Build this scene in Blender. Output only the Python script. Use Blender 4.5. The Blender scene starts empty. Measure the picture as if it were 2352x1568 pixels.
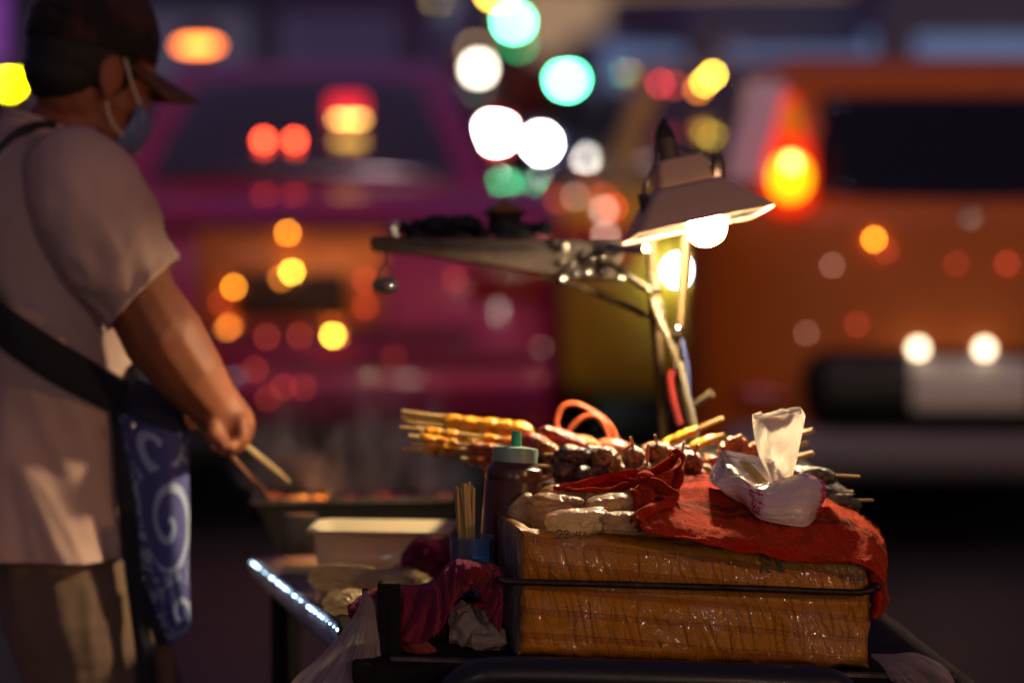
import bpy, bmesh, math, random
from mathutils import Vector, Matrix, noise, Quaternion
from mathutils.bvhtree import BVHTree
R = random.Random(11)
SC = bpy.context.scene
COL = SC.collection
rad = math.radians
# ------------------------------------------------------------------ camera model (used to measure the place)
F = 8820.0; CAMZ = 1.6; HZ = 60.0
PITCH = math.atan((784 - HZ) / F)
FWD = Vector((0, math.cos(PITCH), -math.sin(PITCH)))
UPV = Vector((0, math.sin(PITCH), math.cos(PITCH)))
EYE = Vector((0, 0, CAMZ))
def at(u, v, d):
    return EYE + FWD * d + Vector(((u - 1176) / F * d, 0, 0)) + UPV * ((784 - v) / F * d)
def V(*a): return Vector(a)

# ------------------------------------------------------------------ materials
def _n(nt, t, **kw):
    n = nt.nodes.new(t)
    for k, v in kw.items():
        if k in n.inputs: n.inputs[k].default_value = v
        else: setattr(n, k, v)
    return n
def rgba(c): return (c[0], c[1], c[2], 1.0)
MATS = {}
def mat(name, col, rough=.5, metal=0., col2=None, cscale=20., cstretch=(1, 1, 1), cramp=(.35, .65), bump=0., bscale=60., bdetail=6.,
        bstretch=(1, 1, 1), coat=0., spec=.5, sheen=0., trans=0., sss=0., emit=None, es=0., alpha=1., coord='Object', rvar=0., ior=1.45):
    m = bpy.data.materials.new(name); m.use_nodes = True
    nt = m.node_tree; b = nt.nodes['Principled BSDF']
    b.inputs['Base Color'].default_value = rgba(col)
    b.inputs['Roughness'].default_value = rough
    b.inputs['Metallic'].default_value = metal
    b.inputs['IOR'].default_value = ior
    b.inputs['Specular IOR Level'].default_value = spec
    b.inputs['Coat Weight'].default_value = coat
    b.inputs['Coat Roughness'].default_value = .08
    b.inputs['Sheen Weight'].default_value = sheen
    b.inputs['Transmission Weight'].default_value = trans
    b.inputs['Subsurface Weight'].default_value = sss
    b.inputs['Subsurface Scale'].default_value = .01
    b.inputs['Alpha'].default_value = alpha
    if emit:
        b.inputs['Emission Color'].default_value = rgba(emit); b.inputs['Emission Strength'].default_value = es
    tc = _n(nt, 'ShaderNodeTexCoord')
    L = nt.links.new
    if col2 or rvar:
        mp = _n(nt, 'ShaderNodeMapping'); mp.inputs['Scale'].default_value = cstretch
        L(tc.outputs[coord], mp.inputs['Vector'])
        tx = _n(nt, 'ShaderNodeTexNoise', Scale=cscale, Detail=5., Roughness=.6)
        L(mp.outputs[0], tx.inputs['Vector'])
        if col2:
            rp = _n(nt, 'ShaderNodeValToRGB')
            rp.color_ramp.elements[0].position = cramp[0]; rp.color_ramp.elements[0].color = rgba(col)
            rp.color_ramp.elements[1].position = cramp[1]; rp.color_ramp.elements[1].color = rgba(col2)
            L(tx.outputs['Fac'], rp.inputs['Fac']); L(rp.outputs['Color'], b.inputs['Base Color'])
        if rvar:
            mr = _n(nt, 'ShaderNodeMapRange'); mr.inputs['To Min'].default_value = max(0.03, rough - rvar); mr.inputs['To Max'].default_value = rough + rvar
            L(tx.outputs['Fac'], mr.inputs['Value']); L(mr.outputs[0], b.inputs['Roughness'])
    if bump:
        mp2 = _n(nt, 'ShaderNodeMapping'); mp2.inputs['Scale'].default_value = bstretch
        L(tc.outputs[coord], mp2.inputs['Vector'])
        t2 = _n(nt, 'ShaderNodeTexNoise', Scale=bscale, Detail=bdetail, Roughness=.6)
        L(mp2.outputs[0], t2.inputs['Vector'])
        bp = _n(nt, 'ShaderNodeBump', Strength=bump, Distance=.01)
        L(t2.outputs['Fac'], bp.inputs['Height']); L(bp.outputs['Normal'], b.inputs['Normal'])
        if coat: L(bp.outputs['Normal'], b.inputs['Coat Normal'])
    MATS[name] = m
    return m
def glow(name, col, s):
    m = bpy.data.materials.new(name); m.use_nodes = True
    nt = m.node_tree; nt.nodes.clear()
    e = _n(nt, 'ShaderNodeEmission', Strength=s); e.inputs['Color'].default_value = rgba(col)
    o = _n(nt, 'ShaderNodeOutputMaterial'); nt.links.new(e.outputs[0], o.inputs[0])
    MATS[name] = m
    return m

# ------------------------------------------------------------------ mesh builder
class MB:
    def __init__(s):
        s.bm = bmesh.new(); s.uv = s.bm.loops.layers.uv.new('UVMap')
    def box(s, c, size, rot=None, bevel=0., seg=2):
        g = bmesh.ops.create_cube(s.bm, size=1.)
        vs = g['verts']
        M = Matrix.Diagonal(Vector(size)).to_4x4()
        bmesh.ops.transform(s.bm, matrix=M, verts=vs)
        if bevel:
            es = list({e for v in vs for e in v.link_edges})
            r = bmesh.ops.bevel(s.bm, geom=es, offset=bevel, segments=seg, affect='EDGES', profile=.5)
            vs = list({v for f in r['faces'] for v in f.verts} | {v for v in vs if v.is_valid})
        T = Matrix.Translation(Vector(c))
        if rot is not None: T = T @ rot.to_4x4()
        bmesh.ops.transform(s.bm, matrix=T, verts=vs)
        return vs
    def blob(s, c, r, rot=None, sub=3):
        if not hasattr(r, '__len__'): r = (r, r, r)
        g = bmesh.ops.create_icosphere(s.bm, subdivisions=sub, radius=1.)
        T = Matrix.Translation(Vector(c))
        if rot is not None: T = T @ rot.to_4x4()
        bmesh.ops.transform(s.bm, matrix=T @ Matrix.Diagonal(Vector(r)).to_4x4(), verts=g['verts'])
        return g['verts']
    def chain(s, pts, sub=2, step=.35):
        """a row of overlapping balls, thick enough for a voxel union; pts = [(Vector, r)]"""
        for (a, ra), (b, rb) in zip(pts, pts[1:]):
            n = max(2, int((b - a).length / (step * min(ra, rb))) + 1)
            for i in range(n + 1):
                t = i / n
                s.blob(a.lerp(b, t), ra + (rb - ra) * t, sub=sub)
    def tube(s, pts, r, seg=10, closed=False, caps=True, flat=1., up=None, smoothn=0):
        pts = [Vector(p) for p in pts]
        if not hasattr(r, '__len__'): r = [r] * len(pts)
        if smoothn: pts, r = spline(pts, smoothn, closed), spline1(list(r), smoothn, closed)
        n = len(pts); rings = []
        tang = []
        for i in range(n):
            a = pts[(i - 1) % n] if (closed or i > 0) else pts[i]
            b = pts[(i + 1) % n] if (closed or i < n - 1) else pts[i]
            t = (b - a)
            tang.append(t.normalized() if t.length > 1e-9 else Vector((0, 0, 1)))
        ref = Vector(up) if up is not None else (Vector((0, 0, 1)) if abs(tang[0].z) < .9 else Vector((1, 0, 0)))
        nrm = (ref - tang[0] * ref.dot(tang[0])).normalized()
        for i in range(n):
            if i > 0:
                q = tang[i - 1].rotation_difference(tang[i]); nrm = q @ nrm
                nrm = (nrm - tang[i] * nrm.dot(tang[i])).normalized()
            bi = tang[i].cross(nrm)
            rings.append([s.bm.verts.new(pts[i] + (nrm * math.cos(a) * flat + bi * math.sin(a)) * r[i]) for a in (2 * math.pi * k / seg for k in range(seg))])
        m = n if closed else n - 1
        for i in range(m):
            A, B = rings[i], rings[(i + 1) % n]
            for k in range(seg):
                f = s.bm.faces.new((A[k], A[(k + 1) % seg], B[(k + 1) % seg], B[k]))
                for l, (x, y) in zip(f.loops, ((k, i), (k + 1, i), (k + 1, i + 1), (k, i + 1))): l[s.uv].uv = (x / seg, y / max(1, m))
        if caps and not closed:
            s.bm.faces.new(rings[0][::-1]); s.bm.faces.new(rings[-1])
        return rings
    def lathe(s, prof, M=None, seg=32, cap=True):
        """prof = [(r, z)] turned about local z"""
        M = M or Matrix.Identity(4)
        rings = []
        for r, z in prof:
            if r < 1e-6: rings.append([s.bm.verts.new(M @ Vector((0, 0, z)))])
            else: rings.append([s.bm.verts.new(M @ Vector((r * math.cos(2 * math.pi * k / seg), r * math.sin(2 * math.pi * k / seg), z))) for k in range(seg)])
        for i in range(len(rings) - 1):
            A, B = rings[i], rings[i + 1]
            for k in range(seg):
                a = A[k % len(A)], A[(k + 1) % seg % len(A)]; b = B[k % len(B)], B[(k + 1) % seg % len(B)]
                vs = [a[0]]
                if a[1] is not a[0]: vs.append(a[1])
                if b[1] is not b[0]: vs.append(b[1])
                vs.append(b[0])
                if len(vs) >= 3:
                    try: s.bm.faces.new(vs)
                    except ValueError: pass
        if cap:
            if len(rings[0]) > 1: s.bm.faces.new(rings[0][::-1])
            if len(rings[-1]) > 1: s.bm.faces.new(rings[-1])
    def grid(s, f, nu, nv, wrap=False):
        vs = [[s.bm.verts.new(f(i / nu, j / nv)) for j in range(nv + 1)] for i in range(nu + (0 if wrap else 1))]
        for i in range(nu):
            for j in range(nv):
                i2 = (i + 1) % len(vs) if wrap else i + 1
                fc = s.bm.faces.new((vs[i][j], vs[i2][j], vs[i2][j + 1], vs[i][j + 1]))
                for l, (x, y) in zip(fc.loops, ((i, j), (i + 1, j), (i + 1, j + 1), (i, j + 1))): l[s.uv].uv = (x / nu, y / nv)
        return vs
    def loft(s, secs, cap=True, closed=True):
        rings = [[s.bm.verts.new(p) for p in sec] for sec in secs]
        n = len(rings[0])
        for A, B in zip(rings, rings[1:]):
            for k in range(n if closed else n - 1):
                s.bm.faces.new((A[k], A[(k + 1) % n], B[(k + 1) % n], B[k]))
        if cap and closed:
            s.bm.faces.new(rings[0][::-1]); s.bm.faces.new(rings[-1])
        return rings
    def prism(s, poly, d):
        """polygon (list of Vector) pushed along vector d"""
        a = [s.bm.verts.new(p) for p in poly]; b = [s.bm.verts.new(p + d) for p in poly]
        n = len(a)
        s.bm.faces.new(a); s.bm.faces.new(b[::-1])
        for k in range(n): s.bm.faces.new((a[k], b[k], b[(k + 1) % n], a[(k + 1) % n]))
    def displace(s, f):
        s.bm.normal_update()
        mv = [(v, v.co + v.normal * f(v.co)) for v in s.bm.verts]
        for v, c in mv: v.co = c
    def cut(s, co, no):
        g = list(s.bm.verts) + list(s.bm.edges) + list(s.bm.faces)
        bmesh.ops.bisect_plane(s.bm, geom=g, plane_co=co, plane_no=no, clear_outer=True)
    def subdiv(s, n=1, smooth=0.):
        bmesh.ops.subdivide_edges(s.bm, edges=list(s.bm.edges), cuts=n, use_grid_fill=True, smooth=smooth)

def cr(p0, p1, p2, p3, t):
    return .5 * ((2 * p1) + (p2 - p0) * t + (2 * p0 - 5 * p1 + 4 * p2 - p3) * t * t + (3 * p1 - p0 - 3 * p2 + p3) * t ** 3)
def samp(P, t, closed=False):
    n = len(P)
    if closed:
        x = (t % 1.) * n; i = int(x); f = x - i
        return cr(P[(i - 1) % n], P[i % n], P[(i + 1) % n], P[(i + 2) % n], f)
    x = min(max(t, 0), 1) * (n - 1); i = min(int(x), n - 2); f = x - i
    p0 = P[i - 1] if i > 0 else 2 * P[0] - P[1]
    p3 = P[i + 2] if i + 2 < n else 2 * P[n - 1] - P[n - 2]
    return cr(p0, P[i], P[i + 1], p3, f)
def spline(P, k, closed=False):
    n = (len(P) if closed else len(P) - 1) * k
    return [samp(P, i / n, closed) for i in range(n + (0 if closed else 1))]
spline1 = spline
def net(rows):
    def f(s, t):
        return samp([samp(r, s) for r in rows], t)
    return f
def fn(p, sc, oct=4):
    return noise.fractal(Vector(p) * sc, 1., 2., oct)
def ridge(p, sc, oct=3):
    return 1 - abs(noise.noise(Vector(p) * sc)) * 2 + .4 * (1 - abs(noise.noise(Vector(p) * sc * 2.3)) * 2)

# ------------------------------------------------------------------ objects
def wloc(o):
    v = Vector((0, 0, 0))
    while o: v += o.location; o = o.parent
    return v
def link(name, me, mats, parent=None, local=False, pivot=True):
    o = bpy.data.objects.new(name, me); COL.objects.link(o)
    for m in (mats if isinstance(mats, (list, tuple)) else [mats]):
        me.materials.append(MATS[m] if isinstance(m, str) else m)
    if local:
        off = Vector((0, 0, 0))
    elif parent:
        off = wloc(parent)
    else:
        off = Vector((0, 0, 0))
    if len(me.vertices):
        xs = [v.co for v in me.vertices]
        c = Vector((sum(p.x for p in xs) / len(xs), sum(p.y for p in xs) / len(xs), min(p.z for p in xs)))
        if pivot:
            me.transform(Matrix.Translation(-c)); o.location = c - off
        else:
            me.transform(Matrix.Translation(-off))
    if parent: o.parent = parent
    return o
def obj(name, mb, mats, parent=None, local=False, smooth=True, ang=40, solid=0., sub=0, midx=None, remesh=0., rsmooth=0, post=None, bev=0.):
    bm = mb.bm
    if midx:
        for f in bm.faces: f.material_index = midx(f)
    bmesh.ops.recalc_face_normals(bm, faces=list(bm.faces))
    if smooth:
        bm.normal_update()
        for f in bm.faces: f.smooth = True
        for e in bm.edges:
            if len(e.link_faces) == 2 and e.calc_face_angle(0) > rad(ang): e.smooth = False
    me = bpy.data.meshes.new(name); bm.to_mesh(me); bm.free()
    if solid or sub or remesh or bev:
        t = bpy.data.objects.new('tmp', me); COL.objects.link(t)
        if remesh:
            md = t.modifiers.new('r', 'REMESH'); md.mode = 'VOXEL'; md.voxel_size = remesh; md.use_smooth_shade = True
            if rsmooth:
                md = t.modifiers.new('s', 'SMOOTH'); md.factor = .5; md.iterations = rsmooth
        if solid:
            md = t.modifiers.new('so', 'SOLIDIFY'); md.thickness = solid; md.offset = 0
        if bev:
            md = t.modifiers.new('bv', 'BEVEL'); md.width = bev; md.segments = 2
        if sub:
            md = t.modifiers.new('su', 'SUBSURF'); md.levels = sub; md.render_levels = sub
        dg = bpy.context.evaluated_depsgraph_get()
        me2 = bpy.data.meshes.new_from_object(t.evaluated_get(dg))
        bpy.data.objects.remove(t); bpy.data.meshes.remove(me); me = me2; me.name = name
        me.materials.clear()
        if remesh:
            me.polygons.foreach_set('use_smooth', [True] * len(me.polygons))
    if post:
        b2 = bmesh.new(); b2.from_mesh(me); post(b2); b2.to_mesh(me); b2.free()
    return link(name, me, mats, parent, local)
def tag(o, label, cat, group=None, kind=None):
    if label: o['label'] = label
    if cat: o['category'] = cat
    if group: o['group'] = group
    if kind: o['kind'] = kind
    return o
def thing(name, label, cat, loc=(0, 0, 0), group=None, rz=0.):
    o = bpy.data.objects.new(name, None); COL.objects.link(o)
    o.location = Vector(loc); o.rotation_euler = (0, 0, rz); o.empty_display_size = .05
    return tag(o, label, cat, group)
def copy_tree(o, parent=None):
    c = o.copy(); COL.objects.link(c); c.parent = parent
    for ch in list(o.children): copy_tree(ch, c)
    return c
def text_mesh(mb, s, size, M, shear=0., ext=.0003, align='CENTER'):
    cu = bpy.data.curves.new('t', 'FONT'); cu.body = s; cu.size = size; cu.extrude = ext; cu.shear = shear; cu.align_x = align; cu.align_y = 'CENTER'
    cu.resolution_u = 3
    t = bpy.data.objects.new('t', cu); COL.objects.link(t)
    dg = bpy.context.evaluated_depsgraph_get()
    me = bpy.data.meshes.new_from_object(t.evaluated_get(dg))
    bpy.data.objects.remove(t); bpy.data.curves.remove(cu)
    n0 = len(mb.bm.verts)
    mb.bm.from_mesh(me)
    mb.bm.verts.ensure_lookup_table()
    for v in mb.bm.verts[n0:]: v.co = M @ v.co
    bpy.data.meshes.remove(me)
# ================================================================== world, camera, render
w = bpy.data.worlds.new('World'); SC.world = w; w.use_nodes = True
nt = w.node_tree; nt.nodes.clear()
sky = _n(nt, 'ShaderNodeTexSky'); sky.sky_type = 'NISHITA'; sky.sun_disc = False; sky.sun_elevation = rad(-3); sky.sun_rotation = rad(200)
bg1 = _n(nt, 'ShaderNodeBackground', Strength=.10)
nt.links.new(sky.outputs[0], bg1.inputs[0])
tc = _n(nt, 'ShaderNodeTexCoord'); sx = _n(nt, 'ShaderNodeSeparateXYZ'); nt.links.new(tc.outputs['Generated'], sx.inputs[0])
rp = _n(nt, 'ShaderNodeValToRGB')                      # glow of the city: warm street behind the camera, violet dusk ahead
rp.color_ramp.elements[0].position = .15; rp.color_ramp.elements[0].color = (.23, .085, .058, 1)
rp.color_ramp.elements[1].position = .8; rp.color_ramp.elements[1].color = (.08, .05, .19, 1)
mr = _n(nt, 'ShaderNodeMapRange'); mr.inputs['From Min'].default_value = -1
nt.links.new(sx.outputs['Y'], mr.inputs['Value']); nt.links.new(mr.outputs[0], rp.inputs['Fac'])
zr = _n(nt, 'ShaderNodeMapRange'); zr.inputs['From Min'].default_value = .12; zr.inputs['From Max'].default_value = .75; nt.links.new(sx.outputs['Z'], zr.inputs['Value'])
zm = _n(nt, 'ShaderNodeMix', data_type='RGBA'); zm.inputs[7].default_value = (.11, .085, .19, 1); nt.links.new(zr.outputs[0], zm.inputs[0]); nt.links.new(rp.outputs[0], zm.inputs[6])
bg2 = _n(nt, 'ShaderNodeBackground', Strength=.48); nt.links.new(zm.outputs[2], bg2.inputs[0])
ad = _n(nt, 'ShaderNodeAddShader'); nt.links.new(bg1.outputs[0], ad.inputs[0]); nt.links.new(bg2.outputs[0], ad.inputs[1])
ow = _n(nt, 'ShaderNodeOutputWorld'); nt.links.new(ad.outputs[0], ow.inputs[0])

cd = bpy.data.cameras.new('camera'); cam = bpy.data.objects.new('camera', cd); COL.objects.link(cam)
cam.location = EYE; cam.rotation_euler = (math.pi / 2 - PITCH, 0, 0)
cd.sensor_width = 36; cd.lens = 135; cd.clip_end = 400; cd.clip_start = .1
cd.dof.use_dof = True; cd.dof.focus_distance = 5.31; cd.dof.aperture_fstop = 1.95; cd.dof.aperture_blades = 0
SC.camera = cam
SC.view_settings.view_transform = 'Standard'; SC.view_settings.look = 'None'; SC.view_settings.exposure = 0; SC.view_settings.gamma = 1
cy = SC.cycles
cy.use_denoising = True; cy.denoiser = 'OPENIMAGEDENOISE'; cy.use_adaptive_sampling = False
cy.max_bounces = 6; cy.diffuse_bounces = 2; cy.glossy_bounces = 3; cy.transmission_bounces = 5; cy.transparent_max_bounces = 10
cy.sample_clamp_indirect = 3; cy.caustics_reflective = False; cy.caustics_refractive = False

def lamp(name, kind, loc, col, energy, size=.05, **kw):
    l = bpy.data.lights.new(name, kind); l.color = col; l.energy = energy
    if kind == 'POINT' or kind == 'SPOT': l.shadow_soft_size = size
    if kind == 'AREA': l.size = size
    for k, v in kw.items(): setattr(l, k, v)
    o = bpy.data.objects.new(name, l); o.location = loc; COL.objects.link(o); return o
# street lights read off sparkle and warm sides: cool behind left, warm at right
lamp('street_light_cool', 'POINT', (-3.4, -7.5, 3.2), (.74, .76, 1.), 200, .06)
lamp('headlamp_behind', 'POINT', (3.5, -7.2, 1.75), (1., .84, .74), 290, .08)  # unseen light added in the mirror direction to make the tape gloss
lamp('street_light_orange', 'POINT', (2.6, -5.0, 2.7), (1., .5, .22), 90, .05)  # unseen orange light added for more glints on the tape
lamp('street_light_warm', 'POINT', (5.6, .6, 2.7), (1., .52, .20), 300, .05)

sl = lamp('street_light_over_cars', 'SPOT', (-.2, 9.4, 6.6), (1., .60, .66), 270, .3, spot_size=rad(75), spot_blend=.8)  # unseen spot added only to brighten the cars
sl.rotation_euler = (V(-.35, 13.2, .3) - V(-.2, 9.4, 6.6)).to_track_quat('-Z', 'Y').to_euler()
# ================================================================== materials of the setting
mat('asphalt', (.012, .011, .013), .5, col2=(.026, .024, .027), cscale=3, bump=.25, bscale=120, rvar=.18)
mat('tyre', (.012, .012, .012), .8)
mat('rim', (.5, .5, .52), .3, metal=1.)
mat('black_trim', (.008, .008, .010), .45)
mat('car_glass', (.006, .007, .012), .10, spec=.6)
mat('hazy_glass', (.030, .018, .030), .2, spec=.9, coat=1.)
mat('hazy_side', (.03, .025, .04), .5)
mat('pillar_pale', (.55, .42, .46), .35, coat=1.)
mat('chrome', (.7, .7, .7), .15, metal=1.)
mat('plate_white', (.75, .74, .72), .5)
mat('plate_dark', (.05, .02, .01), .5)
mat('red_lens', (.35, .01, .012), .2, coat=1.)
mat('paint_pink', (.52, .006, .06), .34, coat=1., col2=(.36, .012, .19), cscale=1.1, metal=.25)  # purple patches stand in for lavender light reflected in the paint
mat('paint_orange', (.50, .112, .003), .5, coat=.0, spec=.5, rvar=.05)
mat('paint_yellow', (.60, .42, .02), .35, coat=1.)
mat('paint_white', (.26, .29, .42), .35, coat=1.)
mat('paint_red', (.5, .02, .02), .35, coat=1.)
mat('paint_navy', (.06, .06, .15), .35, coat=1.)
mat('paint_violet', (.16, .08, .24), .35, coat=1.)
mat('steel_grey', (.22, .21, .22), .4, metal=.6)
mat('concrete', (.2, .18, .2), .9, col2=(.14, .13, .16), cscale=2)
glow('g_red', (1., .06, .02), 30); glow('g_redpink', (1., .04, .09), 20); glow('g_amber', (1., .34, .02), 38); glow('g_yellow', (1., .62, .06), 60)
glow('g_white', (1., .93, .82), 130); glow('g_cool', (.72, .88, 1.), 60); glow('g_greenwhite', (.10, 1., .42), 130)
glow('g_tail_core', (1., .60, .12), 12); glow('g_tail', (1., .42, .004), 3.4); glow('g_tail_red', (1., .03, .006), 1.3); glow('g_tail_top', (1., .27, .015), .55)
glow('g_brake_panel', (1., .03, .05), 1.2); glow('g_dimred', (1., .10, .05), 4.5); glow('g_dimamber', (1., .28, .03), 12); glow('g_dimwhite', (1., .62, .5), 7); glow('g_dimpink', (1., .03, .14), 7)
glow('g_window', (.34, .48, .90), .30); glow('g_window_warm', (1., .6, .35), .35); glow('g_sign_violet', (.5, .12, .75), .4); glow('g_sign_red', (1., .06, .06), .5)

# ================================================================== ground
m_ = MB(); m_.box((0, 120, -.05), (260, 320, .1))
tag(obj('street', m_, 'asphalt'), None, None, kind='structure')

# ================================================================== vehicles
def rsec(y, hw, zb, zt, rt=.12, rb=.08, hwt=None, n=6):
    """rounded section across a car at length y"""
    hwt = hw if hwt is None else hwt
    pts = []
    for cx, cz, r, a0 in ((hwt - rt, zt - rt, rt, 0), (-(hwt - rt), zt - rt, rt, 90), (-(hw - rb), zb + rb, rb, 180), (hw - rb, zb + rb, rb, 270)):
        for k in range(n + 1):
            a = rad(a0 + 90 * k / n); pts.append(V(cx + r * math.cos(a), y, cz + r * math.sin(a)))
    return pts
def wheel(root, x, y, r=.31, wdt=.2):
    M = Matrix.Translation((x, y, r)) @ Matrix.Rotation(math.pi / 2, 4, 'Y')
    m = MB(); m.lathe([(r * .62, -wdt / 2), (r * .93, -wdt / 2), (r, -wdt / 2 + .03), (r, wdt / 2 - .03), (r * .93, wdt / 2), (r * .62, wdt / 2)], M, 28, cap=False)
    wo = obj('wheel', m, 'tyre', root, local=True)
    m = MB(); m.lathe([(0, -wdt / 2 + .03), (r * .5, -wdt / 2 + .03), (r * .63, -wdt / 2), (r * .63, wdt / 2), (r * .5, wdt / 2 - .03), (0, wdt / 2 - .03)], M, 20, cap=False)
    ro = obj('rim', m, 'rim', None, local=True); ro.parent = wo; ro.location = ro.location - wo.location
def quad_panel(root, name, m, f, nu=10, nv=6, solid=.012):
    b = MB(); b.grid(f, nu, nv); return obj(name, b, m, root, local=True, solid=solid)
def light_ball(root, name, m, c, r, flat=(1, 1, 1)):
    b = MB(); b.blob(c, (r * flat[0], r * flat[1], r * flat[2]), sub=2); return obj(name, b, m, root, local=True)
def sedan(label, paint, loc, rz=0., group=None, name='taxi', cat='taxi', hatch=False, tail=True):
    root = thing(name, label, cat, loc, group, rz)
    b = MB()
    if not hatch:
        b.loft([rsec(-.03, .70, .36, .90, .12), rsec(.0, .79, .27, 1.0, .12), rsec(.10, .84, .23, 1.05, .13), rsec(.6, .86, .2, 1.06, .12), rsec(1.6, .87, .19, 1.05, .12), rsec(3.0, .87, .19, 1.0, .12),
                rsec(3.9, .84, .22, .88, .14), rsec(4.35, .76, .26, .74, .14), rsec(4.45, .62, .34, .64, .1)])
        cab = [(.42, .66, .66, 1.06), (.8, .685, .58, 1.28), (1.12, .69, .53, 1.425), (1.5, .70, .52, 1.47), (2.3, .70, .53, 1.455), (2.75, .69, .56, 1.34), (3.3, .66, .62, 1.02)]
    else:
        b.loft([rsec(-.07, .50, .42, .96, .2, .15), rsec(-.045, .66, .33, 1.02, .18, .12), rsec(.02, .78, .26, 1.07, .15), rsec(.14, .84, .21, 1.09, .12), rsec(.6, .85, .2, 1.09, .12), rsec(1.6, .86, .19, 1.05, .12), rsec(2.6, .86, .19, .98, .12),
                rsec(3.4, .83, .22, .86, .14), rsec(3.8, .75, .26, .74, .14), rsec(3.9, .62, .34, .64, .1)])
        cab = [(.06, .78, .72, 1.10), (.14, .79, .68, 1.30), (.28, .79, .63, 1.43), (.8, .79, .61, 1.50), (1.6, .79, .62, 1.48), (2.1, .77, .62, 1.34), (2.8, .70, .66, 1.0)]
    obj('body', b, paint, root, local=True)
    b = MB(); b.loft([rsec(y, hb, .95, zt, min(.1, (zt - .95) * .45), .03, ht) for y, hb, ht, zt in cab]); obj('roof', b, paint, root, local=True)
    def cz(y):
        for (y0, a0, b0, z0), (y1, a1, b1, z1) in zip(cab, cab[1:]):
            if y0 <= y <= y1:
                t = (y - y0) / (y1 - y0); return a0 + (a1 - a0) * t, b0 + (b1 - b0) * t, z0 + (z1 - z0) * t
    # glass: rear, front and two sides, set just proud of the roof shell
    if not hatch:
        def rear(s, t):
            y = .47 + .60 * t; hb, ht, zt = cz(y); x = (s * 2 - 1); return V(x * (ht - .065 + .03 * (1 - t)), y - .012, zt + .012 - .05 * abs(x) ** 4)
    else:
        def rear(s, t):
            x = s * 2 - 1; z = 1.085 - .07 * max(0, 1 - (x / .75) ** 2) ** .8 * 1 + .0 + (1.385 - 1.085) * t + .07 * max(0, 1 - (x / .75) ** 2) ** .8 * t
            return V(x * (.475 - .03 * t), .055 - .06 + .17 * max(0, (z - 1.0)) / .4 + .025 * x * x, z)
    quad_panel(root, 'rear_window', 'car_glass' if hatch else 'hazy_glass', rear, 14, 8)
    for sd in (-1, 1):
        def side(s, t):
            y0 = (.95, 2.75) if not hatch else (.45, 2.2)
            y = y0[0] + (y0[1] - y0[0]) * s; hb, ht, zt = cz(y)
            z = 1.07 + (max(1.12, zt - .1) - 1.07) * t
            k = (z - .95) / (zt - .95)
            return V(sd * (hb + (ht - hb) * k + .006), y, z)
        quad_panel(root, 'side_window', 'hazy_side', side, 10, 4)
        for wy in ((.85, 3.45) if not hatch else (.65, 3.05)): wheel(root, sd * .76, wy)
        b = MB(); b.box((sd * .95, 2.55, 1.02), (.16, .09, .12), bevel=.03); obj('mirror', b, 'tyre', root, local=True)
        if tail:
            b = MB(); b.box((sd * .66, -.0, .80), (.26, .10, .17), bevel=.03); obj('tail_light', b, 'red_lens', root, local=True)
        b = MB(); b.box((sd * .6, 4.4 if not hatch else 3.86, .62), (.3, .08, .14), bevel=.03); obj('headlight', b, 'chrome', root, local=True)
    return root

# ---- the pink taxi straight behind the vendor
PD = 12.3; pc = at(690, 690, PD); P0 = V(pc.x, pc.y, 0)
pink = sedan('glossy pink sedan taxi seen from behind, orange lamps round its number plate', 'paint_pink', P0, rad(1.5))
def pl(u, v, d=PD):   # a point on the rear of the pink taxi, in its own frame
    p = at(u, v, d) - P0; return Matrix.Rotation(-rad(1.5), 3, 'Z') @ p
b = MB(); b.box((0, -.07, .47), (1.62, .16, .17), bevel=.05); obj('bumper', b, 'paint_pink', pink, local=True)
b = MB(); b.box((0, -.05, .27), (1.5, .14, .14), bevel=.04); obj('skirt', b, 'black_trim', pink, local=True)
b = MB(); b.box((-.03, -.045, .80), (.60, .02, .30), bevel=.01); obj('plate_frame', b, mat('plate_surround', (.75, .22, .05), .3, metal=.4), pink, local=True)
b = MB(); b.box((-.03, -.062, .745), (.36, .014, .15), bevel=.004)
po = obj('number_plate', b, 'plate_dark', pink, local=True)
for u, v, m, r in ((663, 530, 'g_amber', .011), (540, 655, 'g_amber', .011), (530, 745, 'g_dimamber', .013), (522, 750, 'g_dimamber', .011), (672, 620, 'g_yellow', .011), (648, 635, 'g_dimamber', .013), (765, 766, 'g_yellow', .012),
                   (775, 768, 'g_dimamber', .012), (615, 768, 'g_dimred', .013), (690, 766, 'g_dimred', .013), (840, 640, 'g_dimred', .014), (840, 700, 'g_dimred', .014), (510, 690, 'g_dimred', .012)):
    p = pl(u, v); light_ball(pink, 'plate_lamp', m, V(p.x, -.085, p.z), r * .62)
for u, v, m, r in ((1045, 640, 'g_dimred', .011), (1212, 662, 'g_dimpink', .011), (1130, 650, 'g_dimwhite', .006), (590, 838, 'g_dimred', .011), (905, 812, 'g_dimred', .008), (1240, 790, 'g_dimwhite', .005), (655, 880, 'g_dimred', .011), (700, 880, 'g_dimred', .010), (620, 905, 'g_dimred', .010)):
    p = pl(u, v); light_ball(pink, 'marker_lamp', m, V(p.x, -.17 if v > 780 else -.03, p.z), r * .62)  # glowing balls stand in for lights reflected in the pink body
for u, v, m, r in ((590, 345, 'g_red', .015), (592, 385, 'g_red', .013), (664, 345, 'g_red', .014), (662, 385, 'g_red', .014), (418, 395, 'g_dimred', .010)):
    p = pl(u, v); light_ball(pink, 'brake_lamp', m, V(p.x, .62, p.z + .015), r)  # glowing balls stand in for red lights reflected in the window
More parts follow.
